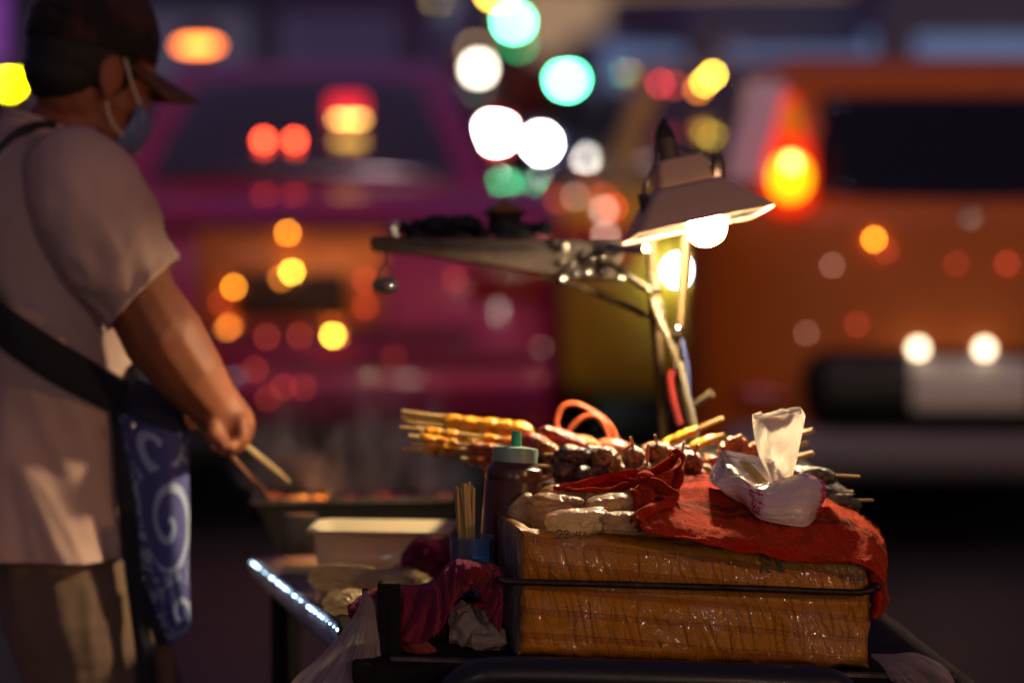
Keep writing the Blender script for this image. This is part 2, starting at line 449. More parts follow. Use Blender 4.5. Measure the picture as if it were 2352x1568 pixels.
b = MB(); p = pl(790, 262); b.box((p.x, .70, p.z), (.13, .02, .10), bevel=.02); obj('window_lamp', b, 'g_brake_panel', pink, local=True)  # glowing box stands in for a tail light reflected in the glass
b = MB(); p = pl(795, 285); b.box((p.x, .68, p.z), (.10, .02, .012), bevel=.004); obj('lamp_bar', b, 'g_tail_core', pink, local=True)  # glowing bar added as the bright core of that reflection

b = MB(); b.box((-.66, -.012, .80), (.27, .10, .17), bevel=.03); obj('lit_lens', b, glow('g_lens', (1., .02, .07), .42), pink, local=True)
b = MB(); b.box((0, -.028, .965), (1.30, .02, .022)); obj('boot_gap', b, 'black_trim', pink, local=True)
b = MB(); b.box((-.03, -.035, .615), (1.15, .03, .03)); obj('trim_strip', b, 'black_trim', pink, local=True)
b = MB(); b.box((0, -.155, .545), (1.5, .02, .018)); obj('bumper_strip', b, 'black_trim', pink, local=True)
# ---- the orange hatchback on the right
OD = 11.8; oc = at(2185, 850, OD); O0 = V(oc.x + .05, oc.y, 0)
orange = sedan('orange hatchback taxi with one tall tail lamp alight and a lit white number plate', 'paint_orange', O0, rad(-2), hatch=True, tail=False)
def ol(u, v, d=OD):
    return Matrix.Rotation(rad(2), 3, 'Z') @ (at(u, v, d) - O0)
b = MB(); b.box((.02, -.09, .50), (1.06, .10, .235), bevel=.09, seg=4); obj('bumper_panel', b, 'black_trim', orange, local=True)
b = MB(); b.box((0, -.06, .30), (1.52, .16, .17), bevel=.07, seg=4); obj('bumper', b, mat('bumper_grey', (.15, .14, .165), .5), orange, local=True)
b = MB(); b.box((0.0, -.148, .515), (.36, .015, .155), bevel=.005); obj('number_plate', b, 'plate_white', orange, local=True)
for u in (2100, 2250):
    p = ol(u, 790); light_ball(orange, 'plate_lamp', glow('g_plate%d' % u, (1., .75, .48), 9), V(p.x, -.165, p.z), .020)
for sd, lit in ((-1, 1), (1, 0)):
    X = (-.70 if sd < 0 else .70)
    def shell(s, t, k=1., off=0.):
        a = s * 2 * math.pi; z = 1.175 + .14 * math.cos(math.pi * (1 - t))
        return V(0, 0, 0)
    prof = [(.0, .975), (.050, .98), (.076, 1.03), (.080, 1.10), (.070, 1.16), (.046, 1.22), (.028, 1.30), (.016, 1.34), (0, 1.345)]
    M = Matrix.Translation((sd * .55, -.02, .052)) @ Matrix.Diagonal((1, .75, 1, 1))
    b = MB(); b.lathe(prof, M, 20); tl = obj('tail_light', b, 'g_tail_red' if lit else 'red_lens', orange, local=True)
    if lit:
        b = MB(); b.blob((sd * .55, -.052, 1.140), (.060, .048, .076)); c = obj('lamp_glow', b, 'g_tail', None, local=True); c.parent = tl; c.location -= tl.location
        b = MB(); b.blob((sd * .55 + .002, -.075, 1.175), (.026, .022, .03)); c = obj('lamp_bulb', b, 'g_tail_core', None, local=True); c.parent = tl; c.location -= tl.location
        b = MB(); b.blob((sd * .55 + .006, -.03, 1.30), (.028, .035, .07)); c = obj('upper_lens', b, 'g_tail_top', None, local=True); c.parent = tl; c.location -= tl.location
for u, v, m, r in ((2003, 545, 'g_amber', .010), (2030, 572, 'g_dimred', .008), (1908, 605, 'g_dimwhite', .006), (2305, 600, 'g_dimred', .010), (2190, 600, 'g_dimred', .007), (1965, 740, 'g_dimred', .008), (1850, 760, 'g_dimwhite', .005)):
    p = ol(u, v); light_ball(orange, 'marker_lamp', m, V(p.x, -.085, p.z), r * .75)  # reflected lights on the orange body, again made as glowing balls
for sd in (-1, 1):
    b = MB(); b.prism([V(sd * .60, -.005, 1.12), V(sd * .76, .02, 1.12), V(sd * .67, .20, 1.44), V(sd * .55, .16, 1.43)], V(0, .05, 0)); obj('pillar_trim', b, 'pillar_pale', orange, local=True, bev=.01)  # pale strips paint in the reflection on the rear pillars
b = MB(); p = ol(1750, 905); b.box((p.x, -.06, p.z), (.16, .06, .07), bevel=.02); obj('reflector', b, 'red_lens', orange, local=True)
b = MB(); p = ol(2190, 505); b.box((0, -.045, p.z), (.06, .02, .07), bevel=.02); obj('badge', b, 'chrome', orange, local=True)

# ---- the yellow taxi between them
YD = 14.0; yc = at(1795, 500, YD); Y0 = V(yc.x, yc.y, 0)
yel = sedan('yellow taxi behind the two nearer cars, its rear lamps showing as pale red discs', 'paint_yellow', Y0)
for u, v, m, r in ((1280, 455, 'g_dimred', .018), (1320, 450, 'g_dimwhite', .013), (1275, 520, 'g_redpink', .013), (1280, 518, 'g_dimwhite', .016), (1385, 450, 'g_dimred', .018), (1385, 480, 'g_dimwhite', .021), (1408, 475, 'g_red', .010), (1390, 540, 'g_dimwhite', .02), (1350, 430, 'g_dimred', .012)):
    p = at(u, v, YD) - Y0; light_ball(yel, 'tail_lamp', m, V(p.x, -.08, p.z), r * .62)
for u, v, m, r in ((1463, 187, 'g_dimamber', .010), (1533, 212, 'g_redpink', .014), (1566, 216, 'g_dimred', .022), (1625, 225, 'g_dimamber', .021), (1640, 208, 'g_yellow', .014), (1660, 190, 'g_yellow', .016)):
    p = at(u, v, YD) - Y0; light_ball(yel, 'window_lamp', m, V(p.x, .72, p.z + .02), r * .62)  # coloured glowing balls added behind the rear window

# ---- boxy vans behind
def van(label, paint, loc, rz=0., win='car_glass', L=4.8, H=2.15, hw=.9, name='van', group=None):
    root = thing(name, label, 'van', loc, group, rz)
    b = MB(); b.loft([rsec(0, hw - .06, .35, H - .1, .2), rsec(.08, hw, .28, H, .2), rsec(L * .75, hw, .28, H, .2), rsec(L * .88, hw - .02, .28, H * .62, .2), rsec(L, hw - .1, .35, H * .5, .15)])
    obj('body', b, paint, root, local=True)
    b = MB(); b.box((0, -.012, H - .62), (hw * 1.55, .05, .62), bevel=.02); obj('rear_window', b, win, root, local=True)
    for sd in (-1, 1):
        for k in range(3):
            b = MB(); b.box((sd * (hw + .004), .75 + k * 1.15, H - .58), (.04, .98, .56), bevel=.015); obj('side_window', b, win, root, local=True)
        for wy in (.9, L - .95): wheel(root, sd * (hw - .1), wy, .34)
        b = MB(); b.box((sd * (hw - .14), -.015, 1.0), (.12, .06, .34), bevel=.02); obj('tail_light', b, 'red_lens', root, local=True)
    b = MB(); b.box((0, -.06, .42), (hw * 1.9, .16, .16), bevel=.04); obj('bumper', b, 'black_trim', root, local=True)
    return root
def ground_at(u, d): p = at(u, 100, d); return V(p.x, p.y, 0)
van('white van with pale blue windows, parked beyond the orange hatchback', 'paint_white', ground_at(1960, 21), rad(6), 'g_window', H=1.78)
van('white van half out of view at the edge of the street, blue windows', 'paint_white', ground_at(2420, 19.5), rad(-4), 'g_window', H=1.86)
van('dark blue van with faintly lit window, standing beyond the pink taxi', 'paint_navy', ground_at(330, 25), rad(3), glow('g_cabin', (.55, .45, .75), .10), H=2.0)  # window glow added to lighten the dark van
van('dull violet van standing between the blue van and the far lights', 'paint_violet', ground_at(690, 27), rad(0), glow('g_cabin2', (.5, .35, .8), .07), H=2.0)  # this window glows too, added to lift the van's tone
van('grey van with dark windows, farthest of the vans', 'steel_grey', ground_at(1640, 56), rad(10), H=2.1)
red_far = sedan('red car far down the street, seen over the pink taxi boot', 'paint_red', ground_at(1150, 58), rad(8), name='car', cat='car')
wht_far = sedan('white car far down the street beside the green lights', 'paint_white', ground_at(1345, 64), rad(-14), name='car', cat='car')

# ---- motor scooters with headlamps, coming this way
def scooter(label, head, loc, hz, rz=0., hr=.055, paint='paint_navy', sh='g_white'):
    root = thing('scooter', label, 'scooter', loc, 'motor scooters with their headlamps on', rz)
    for y in (-.05, 1.2):
        M = Matrix.Translation((0, y, .27)) @ Matrix.Rotation(math.pi / 2, 4, 'Y')
        b = MB(); b.lathe([(.17, -.05), (.25, -.05), (.27, 0), (.25, .05), (.17, .05)], M, 24, cap=False); wo = obj('wheel', b, 'tyre', root, local=True)
        b = MB(); b.lathe([(0, -.02), (.175, -.03), (.175, .03), (0, .02)], M, 20, cap=False); r_ = obj('rim', b, 'rim', None, local=True); r_.parent = wo; r_.location -= wo.location
    b = MB(); b.loft([rsec(.02, .10, .45, .85, .05, .05), rsec(.10, .17, .30, .92, .06, .06), rsec(.22, .16, .26, .8, .05)]); b.box((0, .5, .30), (.26, .6, .08), bevel=.03)
    b.loft([rsec(.75, .13, .3, .72, .05, .05), rsec(1.0, .16, .42, .74, .06, .06), rsec(1.45, .10, .55, .76, .05, .04)]); obj('body', b, paint, root, local=True)
    b = MB(); b.box((0, 1.05, .79), (.24, .72, .10), bevel=.04); obj('seat', b, 'black_trim', root, local=True)
    b = MB(); b.tube([V(-.34, .22, .98), V(-.15, .16, .95), V(.15, .16, .95), V(.34, .22, .98)], .018); obj('handlebar', b, 'black_trim', root, local=True)
    b = MB(); b.box((0, -.05, .45), (.14, .4, .05), bevel=.02); obj('fender', b, paint, root, local=True)
    b = MB(); b.blob((0, .02, hz), (hr, .05, hr), sub=3); obj('headlight', b, sh, root, local=True)
    return root
def sc_at(u, v, d, label, **k):
    p = at(u, v, d); scooter(label, None, V(p.x, p.y, 0), p.z, R.uniform(-.15, .15), **k)
sc_at(1140, 303, 29, 'scooter coming on, its blinding white headlamp just above the shelf', hr=.075, paint='paint_red')
sc_at(1243, 330, 25, 'scooter whose round white headlamp glares nearer the lamp shade', hr=.05)
sc_at(1100, 158, 46, 'distant scooter with a cream headlamp under the green lights', hr=.06, sh=glow('g_cream', (1., .92, .72), 30))
p = at(1556, 618, YD) - Y0; light_ball(yel, 'reversing_lamp', 'g_cool', V(p.x, -.09, p.z), .026)

# ---- lamps of the far street stalls, each on its own post
def street_lamp(u, v, d, m, r, label, wide=1.):
    p = at(u, v, d); root = thing('lamp_post', label, 'street lamp', (p.x, p.y, 0), 'lamps far down the street')
    b = MB(); b.tube([V(0, .05, 0), V(0, .05, p.z + .1)], .025); b.box((0, .05, .03), (.2, .2, .06)); obj('post', b, 'black_trim', root, local=True)
    b = MB(); b.lathe([(.04, .09), (.09, .05), (.11, .02)], Matrix.Translation((0, 0, p.z)), 16, cap=False); obj('hood', b, 'steel_grey', root, local=True)
    b = MB(); b.blob((0, 0, p.z), (r * wide, r, r if wide == 1. else r * .6), sub=3); obj('bulb', b, m, root, local=True)
street_lamp(1180, 48, 50, 'g_greenwhite', .08, 'highest green lamp on a far post')
street_lamp(1190, 98, 46, glow('g_green2', (.02, .8, .25), 9), .05, 'dim green lamp just under the highest one')
street_lamp(1302, 180, 44, 'g_greenwhite', .085, 'bright green and white lamp over the oncoming headlamps')
street_lamp(1092, 112, 52, glow('g_beige', (1., .6, .3), 5), .06, 'dim beige lamp above the cream headlamp')
street_lamp(1545, -5, 60, glow('g_beige2', (1., .7, .3), 16), .09, 'soft yellow lamp at the far end of the street')
street_lamp(1140, -25, 55, 'g_yellow', .09, 'pale yellow lamp highest over the street')
street_lamp(1400, 95, 70, glow('g_olive', (.8, .75, .2), 2.0), .16, 'faint olive lamp in the far haze')
street_lamp(455, 105, 15, glow('g_amb2', (1., .20, .03), 11), .035, 'amber lamp over the pink taxi roof', 2.4)
street_lamp(22, 190, 16, glow('g_yel2', (1., .8, .0), 40), .036, 'yellow lamp behind the nape of the vendor')
# ---- houses at the end of the street
for k, (x, m1) in enumerate(((-16, 'concrete'), (-6, 'paint_violet'), (4, 'concrete'), (14, 'paint_navy'), (24, 'concrete'))):
    root = thing('shophouse', ['grey shophouse at the far end, left of the violet one', 'violet shophouse at the far end', 'grey shophouse straight down the street', 'dark blue shophouse at the far end', 'grey shophouse right of the blue one'][k], 'building', (x, 95, 0), 'shophouses closing the street')
    b = MB(); b.box((0, 5, 5), (9.8, 10, 10)); obj('wall', b, m1, root, local=True)
    b = MB(); b.box((0, -.06, 1.4), (8.6, .1, 2.4)); obj('shop_window', b, ['g_sign_violet', 'g_window', 'g_window_warm', 'g_window', 'g_sign_red'][k], root, local=True)
    for q in range(4):
        b = MB(); b.box((-3.4 + q * 2.25, -.05, 6), (1.3, .08, 1.6)); obj('window', b, 'car_glass', root, local=True)
    b = MB(); b.box((0, -.9, 3.1), (9.4, 1.8, .12)); obj('awning', b, 'paint_red', root, local=True)
# ================================================================== the food cart and the foam box
mat('black_steel', (.009, .007, .007), .75, spec=.12, bump=.15, bscale=90, rvar=.15)
mat('worn_steel', (.06, .05, .045), .4, metal=.7, col2=(.03, .022, .018), cscale=30, bump=.2, bscale=150, rvar=.15)
mat('counter_steel', (.05, .045, .045), .45, metal=.5, bump=.1, bscale=40, rvar=.12)
mat('rod', (.045, .03, .025), .5, metal=.5, col2=(.015, .012, .012), cscale=60, bump=.2, bscale=200)
bL = at(1190, 1508, 5.26); bRr = at(1998, 1537, 5.31)
FTL, FTR, FBL, FBR = at(1193, 1213, 5.26), at(2003, 1290, 5.31), bL, bRr
BTL = at(1143, 1182, 5.47); back = (BTL - FTL)
BTR = FTR + back + V(-.004, 0, .004); BBL = FBL + V(back.x, back.y, 0); BBR = FBR + V(back.x, back.y, 0)
EX = (FBR - FBL).normalized(); EY = V(back.x, back.y, 0).normalized(); EZ = EX.cross(EY).normalized()
EY = EZ.cross(EX).normalized()
RM = Matrix((EX, EY, EZ)).transposed()
def dk(x, y, z): return FBL + EX * x + EY * y + EZ * z       # the cart's own frame: origin at the lower left front corner of the box
cart = thing('food_cart', 'black steel food cart carrying the taped foam box and the skewers', 'food cart', V(FBL.x + .2, FBL.y + .3, 0))
b = MB(); b.box(dk(.20, .33, -.018), (.86, .84, .03), RM, bevel=.006); obj('deck', b, 'black_steel', cart)
b = MB(); b.box(dk(.18, -.045, -.012), (.72, .012, .03), RM, bevel=.003); obj('front_lip', b, 'worn_steel', cart)
# bent black tube under the front edge
b = MB(); b.tube([at(1015, 1700, 5.12), at(1040, 1600, 5.11), at(1095, 1556, 5.10), at(1200, 1548, 5.10), at(1500, 1556, 5.11), at(1800, 1566, 5.12), at(1895, 1572, 5.12), at(1935, 1605, 5.13), at(1945, 1700, 5.14)], .024, 16, smoothn=6)
obj('front_tube', b, mat('tube_black', (.007, .006, .006), .4, coat=.2, rvar=.1, bump=.05, bscale=60), cart)
# upright angle post at the left corner
b = MB()
p0, p1 = at(897, 1338, 5.24), at(893, 1580, 5.24)
zx = (p0 + p1) / 2; hh = (p0 - p1).length
b.box(zx, (.031, .006, hh), bevel=.001); b.box(zx + V(-.0128, .014, 0), (.006, .034, hh), bevel=.001); b.box(zx + V(.003, -.005, -.02), (.006, .004, hh - .03), bevel=.001); b.box(zx + V(-.0145, -.002, 0), (.003, .008, hh + .002))
def rough(f, s, o=3): return lambda co: f * noise.noise(co * s) + f * .5 * noise.noise(co * s * o)
b.subdiv(3); b.displace(rough(.0012, 90)); obj('corner_post', b, 'black_steel', cart)
# rod that holds the box, bent round its right corner with a welded nut
b = MB(); b.tube([at(1128, 1322, 5.40), at(1150, 1329, 5.262), at(1175, 1335, 5.247), at(1400, 1341, 5.252), at(1700, 1350, 5.268), at(1930, 1359, 5.287), at(1985, 1358, 5.292), at(2012, 1349, 5.31), at(2018, 1343, 5.40)], .0048, 10, smoothn=6); b.displace(rough(.0005, 120))
obj('rod', b, 'rod', cart)
b = MB(); b.blob(at(2013, 1347, 5.305), (.008, .008, .007), sub=2); obj('nut', b, 'rod', cart)
# legs, wheels
for x, y in ((-.18, -.03), (.58, -.03), (-.18, .72), (.58, .72)):
    q = dk(x, y, -.03); b = MB(); b.box((q.x, q.y, q.z / 2), (.03, .03, q.z)); obj('leg', b, 'black_steel', cart)
for x in (-.24, .66):
    q = dk(x, .42, 0); M = Matrix.Translation((q.x, q.y, .26)) @ Matrix.Rotation(math.pi / 2, 4, 'Y')
    b = MB(); b.lathe([(.21, -.02), (.25, -.018), (.26, 0), (.25, .018), (.21, .02)], M, 32, cap=False); wo = obj('wheel', b, 'tyre', cart)
    b = MB(); b.lathe([(0, -.03), (.21, -.012), (.21, .012), (0, .03)], M, 24, cap=False); obj('rim', b, 'rim', wo)
# thin ledge beside the box, where the sauce bottle and the cup stand
def zxy(u, d, z): q = at(u, 1350, d); return V(q.x, q.y, z)
b = MB(); b.prism([zxy(1028, 5.41, .798), zxy(1138, 5.41, .798), zxy(1136, 5.482, .798), zxy(1240, 5.482, .798), zxy(1240, 5.60, .798), zxy(1028, 5.60, .798)], V(0, 0, -.007)); obj('ledge', b, 'black_steel', cart)
for u, d in ((1034, 5.59), (1234, 5.59), (1034, 5.415)):
    q = zxy(u, d, 0); b = MB(); b.box((q.x, q.y, .7555), (.010, .010, .070)); obj('ledge_leg', b, 'black_steel', cart)
# raised counter behind the box, where the skewers lie
CZ = .918
def cxy(u, d): p = at(u, 1100, d); return p.x, p.y
b = MB()
poly = [at(1130, 1100, 6.18), at(1780, 1100, 6.22), at(1960, 1100, 5.53), at(1215, 1100, 5.51)]
poly = [V(p.x, p.y, CZ) for p in poly]
b.prism(poly, V(0, 0, -.012)); obj('counter', b, 'counter_steel', cart)
b = MB()
for a, c in zip(poly, poly[1:] + poly[:1]): b.tube([a + V(0, 0, .004), c + V(0, 0, .004)], .007, 10)
obj('counter_rim', b, 'black_steel', cart)
for q in poly:
    z0 = .70; b = MB(); b.box((q.x, q.y, (CZ - .012 + z0) / 2), (.016, .016, CZ - .012 - z0)); obj('counter_leg', b, 'black_steel', cart)

# ---- foam box wrapped in brown tape
def trilin(x, y, z):
    f = FTL * ((1 - x) * z) + FTR * (x * z) + FBL * ((1 - x) * (1 - z)) + FBR * (x * (1 - z))
    g = BTL * ((1 - x) * z) + BTR * (x * z) + BBL * ((1 - x) * (1 - z)) + BBR * (x * (1 - z))
    return f * (1 - y) + g * y
m = bpy.data.materials.new('brown_tape'); m.use_nodes = True; MATS['brown_tape'] = m
nt = m.node_tree; L = nt.links.new; B = nt.nodes['Principled BSDF']
tc = _n(nt, 'ShaderNodeUVMap')                                       # u along the face in metres, v up in metres
sp = _n(nt, 'ShaderNodeSeparateXYZ'); L(tc.outputs[0], sp.inputs[0])
def mapping(sc, rot=0.):
    q = _n(nt, 'ShaderNodeMapping'); q.inputs['Scale'].default_value = sc; q.inputs['Rotation'].default_value = (0, 0, rot); L(tc.outputs[0], q.inputs[0]); return q
def nz(sc, scale, det=4., rot=0., dist=0.):
    q = _n(nt, 'ShaderNodeTexNoise', Scale=scale, Detail=det, Roughness=.6, Distortion=dist); L(mapping(sc, rot).outputs[0], q.inputs['Vector']); return q
def mth(op, a, b_=None, c=None, clamp=False):
    q = _n(nt, 'ShaderNodeMath', operation=op); q.use_clamp = clamp
    for i, x in enumerate((a, b_, c)):
        if x is None: continue
        if isinstance(x, (int, float)): q.inputs[i].default_value = x
        else: L(x, q.inputs[i])
    return q.outputs[0]
def ramp(x, a, b_, ca=(0, 0, 0), cb=(1, 1, 1)):
    q = _n(nt, 'ShaderNodeValToRGB'); q.color_ramp.elements[0].position = a; q.color_ramp.elements[1].position = b_
    q.color_ramp.elements[0].color = rgba(ca); q.color_ramp.elements[1].color = rgba(cb); L(x, q.inputs[0]); return q.outputs[0]
def mixc(f, a, b_, mode='MIX'):
    q = _n(nt, 'ShaderNodeMix', data_type='RGBA', blend_type=mode)
    if isinstance(f, (int, float)): q.inputs[0].default_value = f
    else: L(f, q.inputs[0])
    for i, x in ((6, a), (7, b_)):
        if isinstance(x, tuple): q.inputs[i].default_value = rgba(x)
        else: L(x, q.inputs[i])
    return q.outputs[2]
wob = nz((1, 1, 1), 3, 1.)
vv = mth('ADD', sp.outputs['Y'], mth('MULTIPLY', wob.outputs['Fac'], .016))
vv = mth('ADD', vv, mth('MULTIPLY', sp.outputs['X'], .03))
band = mth('FRACT', mth('DIVIDE', vv, .033))
over = ramp(band, .26, .275)                                         # where two strips overlap the film is twice as thick
over2 = ramp(band, .30, .24)
edge = ramp(mth('ABSOLUTE', mth('SUBTRACT', band, .27)), .012, .035, (1, 1, 1), (0, 0, 0))
def lines(sx_, scale, rot, dist, w0, w1, det=2.):
    q = nz((sx_[0], sx_[1], 1), scale, det, rot, dist)
    return ramp(mth('ABSOLUTE', mth('SUBTRACT', q.outputs['Fac'], .5)), w0, w1, (1, 1, 1), (0, 0, 0))
bi = mth('FLOOR', mth('DIVIDE', vv, .033))
def crease(space, slant, nsc, namp, w0, w1, k):                      # steep creases that run across each strip of tape
    ph = mth('ADD', mth('DIVIDE', sp.outputs['X'], space), mth('MULTIPLY', sp.outputs['Y'], slant / space))
    ph = mth('ADD', ph, mth('MULTIPLY', nz((1, .6, 1), nsc, 2., k).outputs['Fac'], namp)); ph = mth('ADD', ph, mth('MULTIPLY', bi, k))
    return ramp(mth('ABSOLUTE', mth('SUBTRACT', mth('FRACT', ph), .5)), w0, w1, (1, 1, 1), (0, 0, 0))
c1 = crease(.021, .25, 16, 3.2, .012, .075, .37)
c2 = crease(.034, -.35, 12, 3., .008, .05, .61)
c3 = lines((.2, 1), 16, .05, 1., .003, .012)
msk = ramp(nz((1, 1, 1), 11, 2.).outputs['Fac'], .42, .56)
msk2 = ramp(nz((1, 1, 1), 9, 2., 1.).outputs['Fac'], .5, .62)
cre = mth('MAXIMUM', mth('MULTIPLY', c1, msk), mth('MULTIPLY', c2, msk2))
cre = mth('MAXIMUM', cre, mth('MULTIPLY', c3, mth('MULTIPLY', msk2, .15)))
tone = nz((1, 1, 1), 14, 4.)
rb = nz((1, 1, 1), 1., 0.)
brnd = mth('FRACT', mth('MULTIPLY', mth('SINE', mth('MULTIPLY', bi, 12.9)), 43.7))
col = mixc(over, (.35, .118, .004), (.48, .185, .006))
col = mixc(mth('MULTIPLY', brnd, .25), col, (.38, .13, .012))
col = mixc(mth('MULTIPLY', ramp(tone.outputs['Fac'], .4, .7), .5), col, (.34, .105, .008))
col = mixc(mth('MULTIPLY', cre, .16), col, (.10, .02, .005))
col = mixc(mth('MULTIPLY', edge, .13), col, (.12, .03, .006))
glint_haze = mth('MULTIPLY', ramp(nz((1, 1.4, 1), 12, 4., .8).outputs['Fac'], .48, .64), ramp(nz((1, 1, 1), 260, 3.).outputs['Fac'], .44, .62))  # pale patches paint the hazy glints of light on the film
col = mixc(mth('MULTIPLY', glint_haze, .4), col, (.50, .33, .22))
L(col, B.inputs['Base Color'])
fine = nz((1, 1, 1), 420, 3.); mid = nz((1, .5, 1), 70, 4.)
h = mth('ADD', mth('MULTIPLY', fine.outputs['Fac'], .8), mth('MULTIPLY', mid.outputs['Fac'], 1.0))
h = mth('ADD', h, mth('MULTIPLY', cre, .8)); h = mth('ADD', h, mth('MULTIPLY', over, .35))
bp = _n(nt, 'ShaderNodeBump', Strength=.65, Distance=.004); L(h, bp.inputs['Height'])
L(bp.outputs[0], B.inputs['Normal'])
B.inputs['Roughness'].default_value = .4; B.inputs['Specular IOR Level'].default_value = .25; L(mth('MULTIPLY_ADD', ramp(nz((1, 1.3, 1), 13, 4., .8).outputs['Fac'], .46, .62), .62, .10), B.inputs['Coat Weight']); B.inputs['Coat Roughness'].default_value = .07; B.inputs['Coat IOR'].default_value = 1.75
vc = _n(nt, 'ShaderNodeTexVoronoi', Scale=310.); L(tc.outputs[0], vc.inputs['Vector'])            # each tiny dimple of the film tilts its own way
va = _n(nt, 'ShaderNodeVectorMath', operation='SUBTRACT'); L(vc.outputs['Color'], va.inputs[0]); va.inputs[1].default_value = (.5, .5, .5)
vb = _n(nt, 'ShaderNodeVectorMath', operation='MULTIPLY_ADD'); L(va.outputs[0], vb.inputs[0]); vb.inputs[1].default_value = (.26, .26, .26)
bc_ = _n(nt, 'ShaderNodeBump', Strength=.5, Distance=.002); L(mth('ADD', mth('MULTIPLY', mid.outputs['Fac'], .9), mth('MULTIPLY', cre, .8)), bc_.inputs['Height']); L(bc_.outputs[0], vb.inputs[2])
vn = _n(nt, 'ShaderNodeVectorMath', operation='NORMALIZE'); L(vb.outputs[0], vn.inputs[0]); L(vn.outputs[0], B.inputs['Coat Normal'])
mat('silver_tape', (.28, .27, .28), .28, metal=.75, col2=(.10, .09, .10), cscale=40, cstretch=(3, 3, .4), bump=.9, bscale=60, bstretch=(3, 3, .3), coat=.4)
mat('foam_inside', (.45, .30, .16), .7)
box = thing('foam_box', 'long foam box wrapped in creased brown tape, strapped to the cart by a rod', 'box', V((FBL.x + FBR.x) / 2, FBL.y + .1, FBL.z))
Wd, Dp, Ht = .49, .215, .175
def face(mb, fx, nu, nv, us, vs, amp=.0022, seed=0., u0=0., pillow=.004, mi=0, waist=0.):
    c0 = trilin(.5, .5, .5)
    def f(s, t):
        p = fx(s, t); e = 1e-3
        du = fx(min(1, s + e), t) - fx(max(0, s - e), t); dv = fx(s, min(1, t + e)) - fx(s, max(0, t - e))
        n = du.cross(dv).normalized()
        if n.dot(p - c0) < 0: n = -n
        ed = min(1, min(s, 1 - s) * us / .012) * min(1, min(t, 1 - t) * vs / .012)
        edge_r = (1 - min(1, min(s, 1 - s) * us / .010)) ** 2 + (1 - min(1, min(t, 1 - t) * vs / .010)) ** 2
        q = V(s * us * 18 + seed, t * vs * 18, seed)
        q2 = V(s * us * 60 + t * vs * 14 + seed, t * vs * 11, seed + 3)
        k = noise.noise(q) * amp * 1.4 + (max(0, .25 - abs(noise.noise(q2))) * -4 * amp) * (1 if noise.noise(q * .45 + V(9, 1, 2)) > -.1 else .2)
        return p + n * (k * ed + pillow * math.sin(math.pi * s) ** .5 * math.sin(math.pi * t) ** .5 - waist * math.exp(-((t - (.575 + .02 * s)) / .07) ** 2) * min(1, min(s, 1 - s) / .03))
    n0 = len(mb.bm.faces)
    mb.grid(f, nu, nv)
    mb.bm.faces.ensure_lookup_table()
    for fc in mb.bm.faces[n0:]:
        fc.material_index = mi
        for l in fc.loops: l[mb.uv].uv = (l[mb.uv].uv.x * us + u0, l[mb.uv].uv.y * vs)
b = MB()
face(b, lambda s, t: trilin(s, 0, t), 320, 120, Wd, Ht, pillow=.007, waist=.010, amp=.0028)
face(b, lambda s, t: trilin(0, 1 - s, t), 50, 120, Dp, Ht, seed=2., amp=.003, pillow=.001, mi=1)
face(b, lambda s, t: trilin(1, s, t), 40, 120, Dp, Ht, seed=4., u0=Wd)
face(b, lambda s, t: trilin(s, 1, t), 60, 120, Wd, Ht, seed=7., u0=1.)
face(b, lambda s, t: trilin(s, t, 0), 320, 20, Wd, Dp, seed=8., u0=2.)
# rim: a flat border round the opening, then the inside walls and floor
IN = (.035, .10)
def rimf(x0, x1, y0, y1): return lambda s, t: trilin(x0 + (x1 - x0) * s, y0 + (y1 - y0) * t, 1)
face(b, rimf(0, 1, 0, IN[1]), 320, 8, Wd, .02, seed=11., amp=.003, pillow=.001); face(b, rimf(0, 1, 1 - IN[1], 1), 80, 4, Wd, .02, seed=12.)
face(b, rimf(0, IN[0], IN[1], 1 - IN[1]), 6, 40, .018, Dp, seed=13., amp=.003); face(b, rimf(1 - IN[0], 1, IN[1], 1 - IN[1]), 4, 20, .018, Dp, seed=14.)
bmesh.ops.remove_doubles(b.bm, verts=b.bm.verts, dist=.0004)
near = []
for v in b.bm.verts:
    e = [abs((v.co - FTL).dot((FTL - BTL).normalized())), 0, 0]
    f_ = FTL.lerp(FTR, min(1, max(0, (v.co - FTL).dot(FTR - FTL) / (FTR - FTL).length_squared))); g_ = FBL.lerp(FBR, min(1, max(0, (v.co - FBL).dot(FBR - FBL) / (FBR - FBL).length_squared)))
    j_ = FTL.lerp(FBL, min(1, max(0, (v.co - FTL).dot(FBL - FTL) / (FBL - FTL).length_squared)))
    h_ = FTR.lerp(FBR, min(1, max(0, (v.co - FTR).dot(FBR - FTR) / (FBR - FTR).length_squared)))
    if min((v.co - f_).length, (v.co - g_).length, (v.co - h_).length, (v.co - j_).length) < .020 and not v.is_boundary: near.append(v)
for _ in range(110): bmesh.ops.smooth_vert(b.bm, verts=near, factor=.5, use_axis_x=True, use_axis_y=True, use_axis_z=True)
for v in near: v.co += V(noise.noise(v.co * 60), noise.noise(v.co * 60 + V(5, 0, 0)), noise.noise(v.co * 45 + V(0, 7, 0))) * .0022
obj('body', b, ['brown_tape', 'silver_tape'], box, ang=60)
b = MB()
a0, a1, c0, c1_ = IN[0], 1 - IN[0], IN[1], 1 - IN[1]
for f in (lambda s, t: trilin(a0 + (a1 - a0) * s, c0, .55 + .445 * t), lambda s, t: trilin(a0 + (a1 - a0) * s, c1_, .55 + .445 * t), lambda s, t: trilin(a0, c0 + (c1_ - c0) * s, .55 + .445 * t), lambda s, t: trilin(a1, c0 + (c1_ - c0) * s, .55 + .445 * t), lambda s, t: trilin(a0 + (a1 - a0) * s, c0 + (c1_ - c0) * t, .55)):
    b.grid(f, 8, 4)
